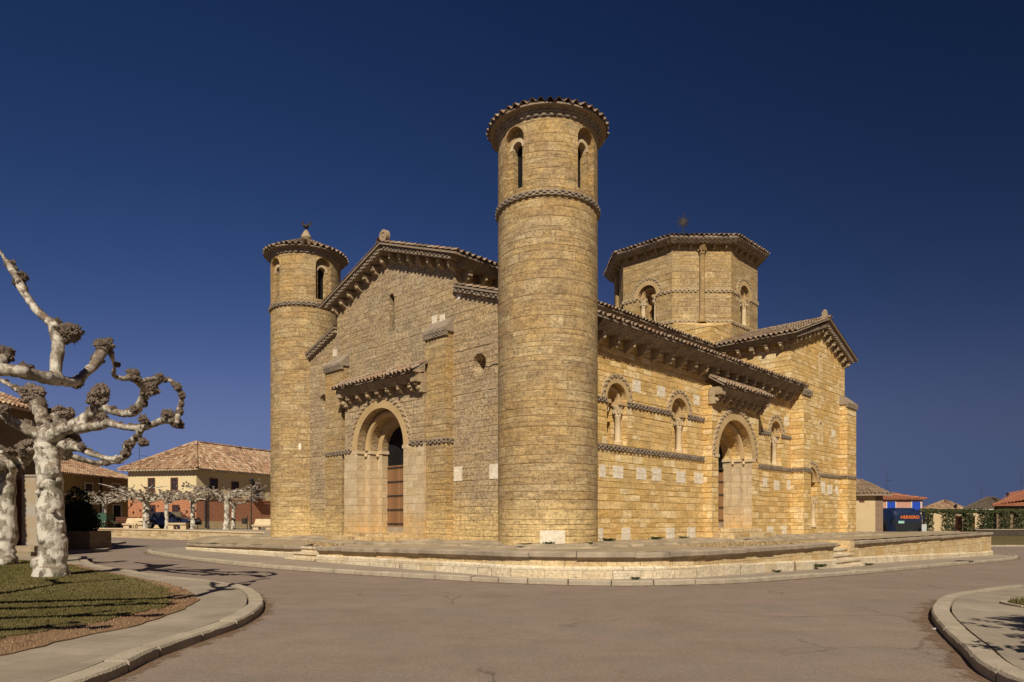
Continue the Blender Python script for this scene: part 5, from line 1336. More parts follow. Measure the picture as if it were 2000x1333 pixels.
# -- cream and brick house
FB = [(-33.8, 61.3), (-27.2, 60.0), (-19.8, 78.5), (-28.6, 80.5)]
h = House('house', 'long house with cream upper floor, red brick ground floor and brown tiled hipped roof', 'house', FB, PZ, 6.05, M['cream'], None, (2.55, M['brick']))
h.hip_roof((-29.3, 64.6, 8.85), (-24.4, 76.5, 8.85), 'tile_house', .55, .27, (0, 1))
f0, L0 = h.fr(0); f1, L1 = h.fr(1)
q = MB(); f0.box(q, -.03, L0+.03, -.1, .03, 0, .62); f1.box(q, 0, 6.3, -.1, .032, 0, .60); B(q, 'footing', M['buff'], h.root)
q = MB(); f1.box(q, -.02, L1, -.1, .05, 2.5, 2.62); B(q, 'string_course', M['brick'], h.root, 'box')
for x in (2.35, 4.6): h.window(0, x, 3.3, .62, 1.05)
for x in (2.4, 4.75): h.window(0, x, 1.05, .62, .95)
for x, z, hh in ((1.95, 3.3, 1.05), (4.5, 3.2, 1.0), (10.9, 3.2, 1.0)): h.window(1, x, z, .8, hh)
w = h.window(1, 7.2, 2.7, .9, 1.6, sill=False, name='balcony_door'); q = MB()
f1.box(q, 6.5, 7.9, .02, .5, 2.64, 2.70)
for k in range(15): f1.box(q, 6.5+k*.0985, 6.52+k*.0985, .46, .48, 2.7, 3.5)
f1.box(q, 6.49, 7.91, .45, .49, 3.5, 3.54); B(q, 'balcony_railing', M['iron'], w)
for x, ww in ((10.6, 2.5),):                          # arched garage door
    q = MB()
    pts = [(x-ww/2, 0), (x+ww/2, 0), (x+ww/2, 1.9)]+[(x+ww/2*math.cos(PI*k/10), 1.9+.35*math.sin(PI*k/10)) for k in range(1, 10)]+[(x-ww/2, 1.9)]
    q.prism(pts, f1.p, -.05, .02); g_ = B(q, 'garage_door', M['wood2'], h.root, 'box')
    q = MB(); f1.box(q, x-ww/2+.25, x-.08, .015, .03, 1.45, 2.0); B(q, 'pane', M['glass'], g_); q = MB(); f1.box(q, x+.08, x+ww/2-.25, .015, .03, 1.45, 2.0); B(q, 'pane', M['glass'], g_)
q = MB(); f1.box(q, .9, 1.02, .0, .14, 0, 2.6); B(q, 'downpipe', M['iron'], h.root)
q = MB()
for i in (0, 1):
    fr, L = h.fr(i)
    for k in range(int(L/.3)): fr.box(q, .15+k*.3, .27+k*.3, 0, .53, 4.965, 5.075)
rf_ = B(q, 'eave_rafters', M['framewhite'], h.root)
# -- ochre house
FO = [(-37.9, 55.8), (-37.5, 68.6), (-47, 69), (-47.3, 56)]
h = House('house', 'ochre house with white framed windows and brown tiled roof left of the brick house', 'house', [FO[0], FO[1], FO[2], FO[3]], PZ, 5.6, M['ochre'])
E = [Vector((-37.35, 55.3, 5.6)), Vector((-36.95, 69.1, 5.6)), Vector((-42.6, 65.6, 7.7)), Vector((-42.7, 55.3, 7.7))]
rm = MB(); o_ = h.o
def rtop(t):
    a = E[3].lerp(Vector((-42.5, 69.1, 7.7)), t); e = E[0].lerp(E[1], t); k = min(1, (1-t)*13.8/3.5); return e.lerp(a, max(.002, k))-o_
tiles(rm, lambda t: E[0].lerp(E[1], t)-o_, rtop, 52, 0, h=.06, seg=(3, 2), minlen=.3)
slab(rm, [E[0]-o_, E[1]-o_, E[2]-o_, E[3]-o_], .1); slab(rm, [E[1]-o_, Vector((-47.6, 69.1, 5.6))-o_, E[2]-o_], .1); slab(rm, [E[3]-o_, E[2]-o_, Vector((-47.6, 69.1, 5.6))-o_, Vector((-47.6, 55.3, 5.6))-o_], .1)
ridge(rm, E[1]-o_, E[2]-o_, .13); ridge(rm, E[2]-o_, E[3]-o_, .13); B(rm, 'roof', M['tile_house'], h.root, recalc=False)
f0, L0 = h.fr(0)
h.window(0, 6.2, 2.75, .95, 1.2, sur='framewhite'); h.window(0, 10.2, 2.4, 1.1, 1.7, sur='framewhite', sill=False); h.window(0, 10.4, .02, 1.2, 2.1, sur='framewhite', sill=False, bars=0, name='door', pane='dark')
q = MB(); f0.box(q, 3.2, 6.6, -.05, .03, 0, 2.1); B(q, 'garage_door', M['frame'], h.root)
q = MB(); f0.box(q, 7.9, 8.02, 0, .12, 0, 4.6); B(q, 'downpipe', M['iron'], h.root)
q = MB(); f0.box(q, 10.9+.3, 12.82, -.1, .03, 0, .9); B(q, 'footing', M['plaster'], h.root)
# strip of a further house in the gap
h = House('house', 'narrow slice of a pinkish house seen in the gap between the ochre and brick houses', 'house', [(-42, 76), (-33, 73), (-33, 80), (-42, 82)], PZ, 5.2, M['pink'])
h.hip_roof((-38, 78, 6.6), (-37.5, 79, 6.6), 'tile_house', .4, .3, (0,))
# -- dark house on the far left with a gate pier
h = House('house', 'tall brown house in shadow with a tiled roof at the left edge behind the pollards', 'house', [(-23.6, 14), (-22.7, 33.4), (-31.5, 33.8), (-32.4, 14.4)], .0, 6.75, M['darkwall'])
rm = MB(); o_ = h.o
e0, e1 = Vector((-23.05, 13.6, 6.75)), Vector((-22.15, 33.9, 6.75)); r0, r1 = Vector((-27.6, 13.6, 8.6)), Vector((-26.9, 33.9, 8.6))
tiles(rm, lambda t: e0.lerp(e1, t)-o_, lambda t: r0.lerp(r1, t)-o_, 78, 0, h=.07); slab(rm, [e0-o_, e1-o_, r1-o_, r0-o_], .12)
slab(rm, [r0-o_, r1-o_, Vector((-32.2, 33.9, 6.75))-o_, Vector((-33, 13.6, 6.75))-o_], .12); ridge(rm, r0-o_, r1-o_, .14); B(rm, 'roof', M['tile_house'], h.root, recalc=False)
f0, L0 = h.fr(0); gb = MB(); gb.loft([[(x_, y_, z_) for x_, y_, z_ in ((.9-.005, 19.4, 6.6), (-4.2, 19.6, 8.5), (-7.9, 19.8, 6.6))], [(x_, y_-.3, z_) for x_, y_, z_ in ((.9-.005, 19.4, 6.6), (-4.2, 19.6, 8.5), (-7.9, 19.8, 6.6))]]); B(gb, 'gable_wall', M['darkwall'], h.root, 'box')
q = MB(); f0.box(q, 15.6, 16.7, -.06, .03, .6, 3.3); B(q, 'door', M['frame'], h.root)
pier = thing('gate_pier', 'grey and ochre plastered wall pier beside a brown doorway behind the left trunks', 'wall', (-21.7, 31.6, .3))
q = MB(); q.box(-.55, .62, 0, .5, 0, 3.32); B(q, 'pier_body', M['plaster'], pier)
q = MB(); q.box(-.85, -.56, .1, .4, 0, 3.2); B(q, 'door_jamb', M['frame'], pier)
q = MB(); q.box(-.6, .67, -.05, .55, 3.32, 3.40); B(q, 'pier_cap', M['plaster'], pier)
sp = thing('stone_steps', 'two worn stone steps at the foot of the plastered gate pier', 'steps', (-21.7, 30.6, .1))
q = MB(); q.box(-1.6, .7, 0, .9, -.2, .40); B(q, 'step', M['ledge'], sp); q = MB(); q.box(-1.6, .9, -.5, 0, -.2, .16); B(q, 'step', M['ledge'], sp)
# -- planter with the dark bush
pl = thing('planter', 'rectangular brown brick planter at the end of the left pavement', 'planter', (-22.6, 37.0, zg(-22.6, 37)))
q = MB()
for a in ((-2.2, .65, -.8, -.55), (-2.2, .65, .9, 1.15), (-2.2, -1.95, -.55, .9), (.4, .65, -.55, .9)): q.box(*a, -.2, 1.05)
B(q, 'planter_wall', M['brick_dull'], pl, 'box'); q = MB(); q.box(-1.96, .41, -.56, .91, -.1, .9); B(q, 'soil', M['earth'], pl)
M['leafdark'] = gmat('dark_leaves', (.012, .020, .008), (.022, .035, .012), 2, None, 0, 20, 0, .3)
M['leaf'] = gmat('hedge_leaves', (.035, .045, .014), (.065, .072, .026), 1.6, (.10, .095, .04), .4, 20, 0, .3)
def leafmass(name, mtl, parent, blobs, n, size, seed=1, loc=None):
    """foliage: leaf-sized faces through the volume of several lobes"""
    rnd = random.Random(seed); mb = MB(); tot = sum(b[1][0]*b[1][1]*b[1][2] for b in blobs)
    for c, r in blobs:
        c = Vector(c)
        for _ in range(int(n*r[0]*r[1]*r[2]/tot)):
            d = Vector((rnd.gauss(0, 1), rnd.gauss(0, 1), rnd.gauss(0, 1))).normalized(); f = rnd.uniform(.55, 1.0)**.5
            f *= 1+.22*noise.noise(d*2.3+c)
            p = c+Vector((d.x*r[0], d.y*r[1], d.z*r[2]))*f; s_ = size*rnd.uniform(.6, 1.4)
            nn = (d+Vector((rnd.gauss(0, .7), rnd.gauss(0, .7), rnd.gauss(0, .7)))).normalized(); x = nn.orthogonal().normalized(); x.rotate(Matrix.Rotation(rnd.uniform(0, 6.28), 3, nn)); y = nn.cross(x)
            i = [mb.v(p-x*s_), mb.v(p+y*s_*.5), mb.v(p+x*s_), mb.v(p-y*s_*.5)]; mb.f(i)
    return B(mb, name, mtl, parent, recalc=False, smooth=None, loc=loc)
bu = thing('bush', 'dense almost black evergreen bush growing in the brick planter', 'bush', (-22.6, 37.1, zg(-22.6, 37)+.9))
leafmass('foliage', M['leafdark'], bu, [((-.9, 0, .5), (.8, .65, .8)), ((-.2, 0, .7), (.75, .65, 1.0)), ((-.55, 0, 1.6), (.65, .6, .95)), ((.1, 0, .5), (.45, .5, .7))], 5200, .07, 4)
q = MB(); q.tube([(-.5, 0, -.1), (-.5, 0, 1.6)], [.09, .04]); q.ball((-.6, 0, .8), (.8, .45, .95), 12, 8); B(q, 'stem', M['leafdark'], bu)
sheet('pavement', [(-25.4, 45.0), (-24.6, 44.4), (-24.2, 42.5), (-22.2, 38.8), (-20.9, 35.6), (-22.3, 33.9), (-27, 36), (-28, 45)], .12, M['pave2'])
# -- parked car
M['carpaint'] = plain('car_paint', (.012, .016, .035), (.012, .016, .035), 2, .25, 0, 0, .6, 5); M['tyre'] = plain('tyre', (.015, .015, .015), None, 5, .8, 0)
M['chrome'] = plain('alloy', (.5, .5, .5), (.4, .4, .4), 5, .3, 0, .9); M['redlamp'] = plain('red_lamp', (.3, .01, .01), None, 3, .3, 0); M['clearlamp'] = plain('headlamp', (.6, .6, .6), None, 3, .2, 0)
car = thing('parked_car', 'dark blue saloon car parked in front of the brick house wall', 'car', (-28.2, 57.6, PZ), R(-8))
mb = MB()
prof = [(-2.15, .30), (-2.2, .55), (-2.12, .86), (-1.55, .92), (-.95, 1.36), (.35, 1.40), (1.05, .95), (1.95, .82), (2.15, .62), (2.12, .32)]
secs = []
for yy, k, zc in ((-.84, .93, .0), (-.80, 1, 0), (.80, 1, 0), (.84, .93, 0)):
    secs.append([(x*(.985 if abs(yy) > .82 else 1), (yy if z < .93 else math.copysign(.66 if z > 1.3 else .82, yy)), .32+(z-.32)*k if z < .93 else z) for x, z in prof])
mb.loft(secs); B(mb, 'body', M['carpaint'], car, smooth=30)
def quad(parent, name, pts, th, m_):
    q = MB(); P_ = [Vector(p) for p in pts]; nn = (P_[1]-P_[0]).cross(P_[2]-P_[0]).normalized(); q.loft([[p-nn*th for p in P_], [p+nn*th for p in P_]]); return B(q, name, m_, parent)
for sg in (-1, 1):
    quad(car, 'side_window', [(-1.30, sg*.815, .96), (-.34, sg*.825, .96), (-.34, sg*.685, 1.32), (-.88, sg*.675, 1.30)], .012, M['glass'])
    quad(car, 'side_window', [(-.26, sg*.825, .96), (.85, sg*.82, .96), (.30, sg*.68, 1.32), (-.26, sg*.685, 1.32)], .012, M['glass'])
    q = MB(); q.ball((.8, sg*.90, .98), (.1, .07, .07), 8, 5); B(q, 'mirror', M['carpaint'], car)
    for xx in (-1.32, 1.32):
        q = MB(); n = 18; q.loft([[(xx+r*math.cos(2*PI*k/n), sg*d, .31+r*math.sin(2*PI*k/n)) for k in range(n)] for r, d in ((.2, .64), (.31, .66), (.31, .84), (.22, .855), (.2, .83))]); wh = B(q, 'wheel', M['tyre'], car)
        q = MB(); q.loft([[(xx+r*math.cos(2*PI*k/n), sg*d, .31+r*math.sin(2*PI*k/n)) for k in range(n)] for r, d in ((.2, .80), (.19, .84), (.05, .85))]); B(q, 'rim', M['chrome'], wh)
    q = MB(); q.box(-2.205, -2.1, sg*.62-.14, sg*.62+.14, .62, .80); B(q, 'tail_light', M['redlamp'], car)
    q = MB(); q.box(2.02, 2.13, sg*.6-.16, sg*.6+.16, .60, .74); B(q, 'headlight', M['clearlamp'], car)
quad(car, 'windscreen', [(1.0, -.74, .99), (1.0, .74, .99), (.41, .62, 1.36), (.41, -.62, 1.36)], .012, M['glass']); quad(car, 'rear_window', [(-1.5, -.72, .97), (-1.5, .72, .97), (-1.02, .6, 1.33), (-1.02, -.6, 1.33)], .012, M['glass'])
q = MB(); q.box(-2.24, -2.1, -.82, .82, .34, .52); B(q, 'bumper', M['tyre'], car); q = MB(); q.box(2.08, 2.2, -.82, .82, .32, .5); B(q, 'bumper', M['tyre'], car)
# -- green cart
M['green'] = plain('green_paint', (.03, .075, .045), (.05, .10, .06), 4, .6, .2)
ct = thing('handcart', 'old green wooden cart standing before the ochre house', 'cart', (-34.6, 57.4, PZ), R(4))
q = MB(); q.box(-.9, 1.35, -.55, .55, .62, .70)
B(q, 'cart_bed', M['green'], ct)
for a, nm in (((-.9, 1.35, -.59, -.551), 'side_board'), ((-.9, 1.35, .551, .59), 'side_board'), ((-.95, -.901, -.58, .58), 'end_board'), ((1.351, 1.40, -.58, .58), 'end_board')):
    q = MB(); q.box(*a, .64, 1.28); B(q, nm, M['green'], ct)
for xx in (-.5, 1.0):
    for sg in (-1, 1):
        q = MB(); n = 20
        q.loft([[(xx+r*math.cos(2*PI*k/n), sg*.68+d, .36+r*math.sin(2*PI*k/n)) for k in range(n)] for r, d in ((.30, -.03), (.36, -.03), (.36, .03), (.30, .03), (.30, -.03))], cap=False)
        for k in range(4): q.tube([(xx-.33*math.cos(PI*k/4), sg*.68, .36-.33*math.sin(PI*k/4)), (xx+.33*math.cos(PI*k/4), sg*.68, .36+.33*math.sin(PI*k/4))], .02, 5)
        B(q, 'wheel', M['green'], ct)
q = MB(); q.tube([(1.4, 0, .66), (2.3, 0, .35)], .03, 6); B(q, 'shaft', M['green'], ct)
pb2 = thing('park_bench', 'dark slatted park bench right of the green cart', 'bench', (-32.0, 57.6, PZ), R(10))
q = MB()
for k in range(4): q.box(-.85, .85, -.25+k*.13, -.15+k*.13, .43, .47)
B(q, 'seat', M['frame'], pb2); q = MB()
for k in range(3): q.box(-.85, .85, .30+.03*k, .34+.03*k, .55+.15*k, .66+.15*k)
B(q, 'backrest', M['frame'], pb2)
for x in (-.7, .7): q = MB(); q.tube([(x, -.22, 0), (x, -.2, .43), (x, .28, .45), (x, .42, .98)], .03, 6); q.tube([(x, .28, .45), (x, .34, 0)], .03, 6); B(q, 'leg', M['iron'], pb2)
# -- stone benches
def stone_bench(px, Y, w, label, back=False, z=PZ, tall=.45, rz=0):
    b = at(px, 1030, Y); t = thing('stone_bench', label, 'bench', (b.x, b.y, z), rz, 'stone benches on the square')
    q = MB(); q.loft([[(-w/2, -.3, tall-.14), (w/2, -.3, tall-.14), (w/2, .3, tall-.14), (-w/2, .3, tall-.14)], [(-w/2, -.32, tall-.08), (w/2, -.32, tall-.08), (w/2, .32, tall-.08), (-w/2, .32, tall-.08)], [(-w/2, -.32, tall), (w/2, -.32, tall), (w/2, .32, tall), (-w/2, .32, tall)]]); B(q, 'seat', M['pale'], t)
    for x in (-w*.33, w*.33): q = MB(); q.box(x-.22, x+.22, -.22, .22, -.05, tall-.14); B(q, 'leg', M['pale'], t)
    if back: q = MB(); q.loft([[(-w/2, .18, tall+.002), (w/2, .18, tall+.002), (w/2, .34, tall+.002), (-w/2, .34, tall+.002)], [(-w/2+.05, .38, tall+.42), (w/2-.05, .38, tall+.42), (w/2-.05, .50, tall+.42), (-w/2+.05, .50, tall+.42)]]); B(q, 'backrest', M['pale'], t)
stone_bench(262, 56, 1.6, 'grey stone bench left of the thickest plane of the row', True)
stone_bench(348, 53.5, 1.45, 'low cream stone bench in front of the parked car', tall=.5)
stone_bench(514, 52, 1.5, 'cream stone bench with a sloping back beside the church tower', True, PZ-.05, .42)
q = MB(); q.box(-15.9-3, -15.9+.1, 51.2, 53.0, .4, .74); tag(B(q, 'stone_step', M['pale'], smooth=None), 'long pale stone step in front of the bench beside the church tower', 'step')
# -- posts, bin, aerial
def post(px, Y, h, label, z=PZ, lamp=True):
    b = at(px, 1030, Y); t = thing('lamp_post', label, 'lamp post', (b.x, b.y, z), 0, None)
    q = MB(); q.lathe([(.10, -.05), (.10, .25), (.06, .3), (.045, .9), (.035, h)], (0, 0, 0), 10); B(q, 'post', M['iron'], t)
    if lamp:
        q = MB(); q.lathe([(.05, h), (.16, h+.05), (.2, h+.3), (.22, h+.32), (.05, h+.45), (.02, h+.5)], (0, 0, 0), 8); B(q, 'lantern', M['iron'], t)
    return t
post(407, 54, 3.05, 'thin dark lamp post between two planes before the brick wall'); post(491, 53.5, 3.5, 'thin dark lamp post beside the litter bin, left of the garage door')
b = at(483, 1030, 53); t = thing('litter_bin', 'black litter bin hung on a short post beside the church tower', 'bin', (b.x, b.y, PZ))
q = MB(); q.tube([(0, 0, 0), (0, 0, 1.05)], .035, 8); B(q, 'post', M['iron'], t); q = MB(); q.lathe([(.15, .42), (.19, .45), (.21, .85), (.19, .85), (.14, .46)], (-.22, 0, 0), 12); B(q, 'basket', M['iron'], t)
def aerial(p, h, label, arms=4):
    t = thing('tv_aerial', label, 'aerial', p); q = MB(); q.tube([(0, 0, 0), (0, 0, h)], .025, 5); B(q, 'mast', M['iron'], t)
    q = MB(); q.tube([(-.1, 0, h*.55), (.9, .1, h*.5)], .012, 4)
    for k in range(arms): q.tube([(.15+k*.2, -.25, h*.54-.01*k), (.15+k*.2, .3, h*.54-.01*k)], .012, 4)
    B(q, 'antenna', M['iron'], t); return t
a_ = at(272, 905, 66); aerial((a_.x, a_.y, 6.6), 2.1, 'thin television aerial on the left slope of the brick house roof')

# ================================================================== RIGHT-HAND BACKGROUND
ZR = -1.05
kb = thing('kiosk', 'small cream utility building with brick corner and clay tile roof behind the church', 'building', (28.2, 55.0, ZR), R(-6))
q = MB(); q.box(-3.2, .48, 0, 3, 0, 4.7); B(q, 'wall', M['buff'], kb)
q = MB(); q.box(.49, 1.05, .0, 3, 0, 4.7); B(q, 'brick_corner', stone('brown_brick', [(.20, .12, .08), (.26, .16, .11), (.16, .10, .07)], (.30, .24, .18), .26, .10, .016, vari=.2, edge=.003), kb, 'box')
q = MB(); q.box(-.75, -.35, -.03, 0, 4.1, 4.3); B(q, 'sign', M['frame'], kb)
rm = MB(); tiles(rm, lambda t: (-3.6+5.2*t, -.45, 4.75), lambda t: (-3.6+4.0*t, 2.2, 6.0), 18, 0, h=.10, rowlen=.5); slab(rm, [(-3.6, -.45, 4.75), (1.6, -.45, 4.75), (.4, 2.2, 6.0), (-3.6, 2.2, 6.0)], .14); slab(rm, [(1.6, -.45, 4.75), (1.6, 3.4, 4.75), (.4, 2.2, 6.0)], .1); B(rm, 'roof', M['tile'], kb, recalc=False)
# -- house with blue shutters
h = House('house', 'pinkish house with blue shutters, white window surrounds and red tiled roof', 'house', [(42.0, 96), (56.0, 95), (57.5, 104), (43, 105)], ZR, 4.55, M['pink'])
h.hip_roof((44, 100, 6.35), (50.5, 99.7, 6.35), 'tile_red', .4, .3, (0, 1))
f0, L0 = h.fr(0)
for x, z, w_, hh in ((13.2, 3.2, 1.1, 2.0), (9.9, 3.4, 1.1, 1.8), (5.9, 3.4, 1.2, 1.8), (2.2, 3.4, 1.1, 1.8), (13.2, .1, 1.1, 2.0)): h.window(0, x, z, w_, hh, sur='framewhite', pane='blueshut', sill=False, bars=0, name='shutter_window')
q = MB(); f0.box(q, 0, L0, -.05, .05, 5.42, 5.56); B(q, 'string_course', M['framewhite'], h.root)
aerial((53.8, 100, 5.6), 3.2, 'tall thin aerial on the roof of the blue shuttered house')
# -- bus
M['busblue'] = plain('bus_paint', (.012, .02, .05), (.015, .025, .06), 2, .22, 0, 0, .6, 4); M['white'] = M['white']
M['whitepaint'] = plain('white_paint', (.72, .72, .72), (.66, .66, .66), 2, .35, 0, 0, .5, 4)
M['orange'] = plain('orange_letters', (.85, .22, .04), (.8, .2, .03), 3, .5, 0, fine=3); M['paper'] = plain('paper', (.5, .5, .47), None, 3, .8, 0)
bus = thing('bus', 'dark blue coach with orange lettering above its windscreen parked beyond the terrace', 'bus', (33.0, 58.0, ZR), R(0))
mb = MB(); secs = []
W2 = 1.27
for y, ins, zt in ((-.0, .12, 3.25), (.22, .03, 3.55), (.9, 0, 3.72), (10.8, 0, 3.72), (11, .06, 3.6)):
    secs.append([(-W2+ins, y, .35), (W2-ins, y, .35), (W2-ins, y, zt-.5), (W2-ins-.10, y, zt-.18), (W2-ins-.42, y, zt), (-W2+ins+.42, y, zt), (-W2+ins+.10, y, zt-.18), (-W2+ins, y, zt-.5)])
mb.loft(secs); B(mb, 'body', M['busblue'], bus, smooth=25)
q = MB(); q.box(-1.08, 1.08, -.035, .02, 1.0, 2.62); B(q, 'windscreen', M['glass'], bus)
def text_mesh(txt, size, name, m_, parent, loc, rx=90, rz=0, ext=.012, ax='CENTER'):
    cu = bpy.data.curves.new('t', 'FONT'); cu.body = txt; cu.size = size; cu.extrude = ext; cu.align_x = ax; cu.align_y = 'CENTER'; cu.offset = size*.008
    o = bpy.data.objects.new('t', cu); COL.objects.link(o); bpy.context.view_layer.update()
    me = bpy.data.meshes.new_from_object(o.evaluated_get(bpy.context.evaluated_depsgraph_get())); bpy.data.objects.remove(o)
    q = add(name, me, m_, parent, loc); q.rotation_euler = (R(rx), 0, R(rz)); return q
text_mesh('HERRERO', .36, 'lettering', M['orange'], bus, (.12, -.05, 2.92))
q = MB(); q.box(-.85, -.35, -.06, -.03, 2.42, 2.62); B(q, 'destination_card', plain('pale_green', (.35, .6, .5), None, 3, .7, 0), bus)
q = MB(); q.box(.84, 1.24, -.5, -.46, .9, 2.35); B(q, 'notice_board', M['paper'], bus)
for sg in (-1, 1):
    q = MB(); q.tube([(sg*1.1, .05, 3.1), (sg*1.38, -.3, 2.95), (sg*1.42, -.32, 2.6)], .03, 6); q.box(sg*1.42-.09, sg*1.42+.09, -.36, -.28, 2.3, 2.68); B(q, 'mirror', M['tyre'], bus)
    q = MB(); q.box(sg*W2-.012, sg*W2+.012, .9, 10.4, 1.55, 2.85); B(q, 'side_window', M['glass'], bus)
    q = MB(); q.ball((sg*.85, -.02, .75), (.2, .06, .1), 10, 6); B(q, 'headlight', M['clearlamp'], bus)
    for yy in (2.2, 8.4):
        q = MB(); n = 18; q.loft([[(sg*d, yy+r*math.cos(2*PI*k/n), .5+r*math.sin(2*PI*k/n)) for k in range(n)] for r, d in ((.3, 1.0), (.5, 1.02), (.5, 1.29), (.3, 1.30))]); B(q, 'wheel', M['tyre'], bus)
b2 = thing('bus', 'white roofed bus parked behind the dark coach, left of it', 'bus', (32.6, 71.0, ZR), R(4))
mb = MB(); mb.loft([[(-1.3, y, .4), (1.2, y, .4), (1.2, y, 3.0), (1.0, y, 3.45), (.6, y, 3.6), (-.7, y, 3.6), (-1.1, y, 3.45), (-1.3, y, 3.0)] for y in (0, .2, 10)]); B(mb, 'body', M['whitepaint'], b2, smooth=25)
q = MB(); q.box(-1.15, 1.05, -.03, .02, 1.1, 2.7); B(q, 'windscreen', M['glass'], b2)
for sg, x in ((-1, -1.3), (1, 1.2)):
    for yy in (2, 8):
        q = MB(); n = 16; q.loft([[(x+sg*d, yy+r*math.cos(2*PI*k/n), .5+r*math.sin(2*PI*k/n)) for k in range(n)] for r, d in ((.3, -.25), (.5, -.23), (.5, .01), (.3, .02))]); B(q, 'wheel', M['tyre'], b2)
hb = thing('bush', 'dark leafy shrub mass between the kiosk and the coach', 'bush', (32.0, 62.5, ZR))
leafmass('foliage', M['leafdark'], hb, [((-.9, 0, 1.4), (1.3, .8, 1.5)), ((.1, .2, 1.2), (1.1, .8, 1.3)), ((-.4, .3, 2.2), (1.0, .7, .9))], 3000, .10, 9); q = MB(); q.tube([(-.5, 0, 0), (-.5, 0, 2)], [.1, .04]); B(q, 'stem', M['bark'], hb)
# -- clipped green arcade: columns and a joined top
HX = [(1812, 26), (1852, 30), (1890, 24), (1925, 36), (1962, 26), (1990, 24), (2030, 30)]
YH = 90
for k, (px, w_) in enumerate(HX):
    b = at(px, 1030, YH); r = w_/2*YH/F
    lab = ['leftmost clipped green column of the hedge arcade, next to the coach', 'clipped green column of the hedge arcade just left of the lamp post', 'clipped green hedge column right of the lamp post', 'widest clipped green column of the hedge arcade', 'clipped green hedge column second from the right edge', 'clipped green hedge column at the right edge of the picture', 'clipped green hedge column beyond the right edge of the picture'][k]
    t = thing('hedge_column', lab, 'hedge', (b.x, b.y, -.6), 0, 'clipped columns of the green arcade')
    leafmass('foliage', M['leaf'], t, [((0, 0, z), (r*.85, r*.8, .62)) for z in (.4, 1.1, 1.8, 2.5, 3.1)], 1700, .11, 20+k)
    q = MB(); q.tube([(0, 0, -.5), (0, 0, 3)], [.14, .08], 7); B(q, 'stem', M['bark'], t)
b = at(1805, 1030, YH); e = at(2040, 1030, YH)
t = thing('hedge', 'level clipped green hedge top joining the columns of the arcade', 'hedge', (b.x, b.y, -.6)); n = 17
leafmass('foliage', M['leaf'], t, [(((e.x-b.x)*k/(n-1), 0, 3.35+random.uniform(-.1, .12)), (.75, .6, .30)) for k in range(n)], 4200, .11, 40)
q = MB(); q.tube([(0, 0, 3.2), (e.x-b.x, 0, 3.2)], .06, 6); B(q, 'stem', M['bark'], t)
for px, l in ((1873, 'orange brick pillar just left of a clipped column, right of the lamp post'), (1898, 'orange brick pillar under the hedge arcade, right of the first pillar')):
    b = at(px, 1030, YH+1.5); t = thing('brick_pillar', l, 'pillar', (b.x, b.y, -.5)); q = MB(); q.box(-.25, .25, -.25, .25, 0, 2.6); B(q, 'shaft', M['brick'], t, 'box'); q = MB(); q.box(-.32, .32, -.32, .32, 2.6, 2.75); B(q, 'cap', M['pale'], t)
# -- lawn strip and low walls beyond the road
FL = [Vector((28, 66)), Vector((37, 68.6)), Vector((60, 72.5)), Vector((75, 76))]
kerbs('kerb', FL, .14, .22, 1, 1.2)
LA = [(p.x, p.y) for p in offset(resample(FL, 3), .24)]
def zlawn(x, y): return -1.05+.12+.088*max(0, min(y-68-.12*(x-36), 12))
sheet('lawn', LA+[(78, 96), (30, 92)], 0, M['lawn'], zf=zlawn)
for (x0, x1), Y, zt, l in (((1800, 1872), 88.5, .25, 'short dark low wall beside the coach under the green arcade'), ((1903, 2050), 84, .55, 'long dark low wall with pale top in front of the green arcade')):
    a, b = at(x0, 1030, Y), at(x1, 1030, Y); t = thing('low_wall', l, 'wall', (a.x, a.y, -1)); wallrun([Vector((a.x, a.y)), Vector((b.x, b.y))], -1.2, [zt, zt], .4, t, plain('shade_toned_wall', (.07, .055, .04), None, 2), M['coping'])  # near-black wall colour paints in the shade at the hedge base
for px, Y, h_, l in ((1866, 80, 4.1, 'black lamp post in front of the hedge arcade'), (1968, 99, 6.2, 'taller lamp post behind the arcade, before the red roofed house')):
    b = at(px, 1030, Y); post(px, Y, h_-.5, l, z=-.6)
# -- farther houses
h = House('house', 'flat pale house with a low tan roof right of the blue shutters', 'house', [(69.5, 117), (75, 117.5), (82, 126), (75.2, 126)], ZR, 3.6, M['buff']); h.hip_roof((75, 121, 5.0), (76.5, 122.5, 5.0), 'tile_house', .4, .35, (0, 3))
h = House('house', 'low house with wide dull brown roof edged in white behind the hedge arcade', 'house', [(70.5, 108), (77, 107.5), (86, 118), (78.2, 119)], ZR, 3.4, M['buff']); h.hip_roof((76.8, 112.5, 5.3), (79, 114, 5.3), 'tile_brown', .4, .35, (0, 3)); f0, L0 = h.fr(0); q = MB(); f0.box(q, -.4, L0+.4, .3, .46, 4.15, 4.4); B(q, 'fascia', M['framewhite'], h.root)
h = House('house', 'dark brown house with red tiled roof at the right edge of the picture', 'house', [(67.5, 97), (86, 96), (91, 106), (75, 107)], ZR, 3.7, M['darkwall']); h.hip_roof((75.5, 101.5, 6.0), (84, 101.3, 6.0), 'tile_red', .5, .33, (0, 3))
q = MB(); q.box(10.2, 10.9, 4.2, 4.8, 5.8, 7.6); B(q, 'chimney', M['brick_dull'], h.root, 'box')
aerial((75.5, 112, 4.9), 2.3, 'small aerial on the dull brown roof', 3); aerial((74.2, 101.5, 5.4), 3.4, 'tall thin aerial on the red roof at the right edge', 3)

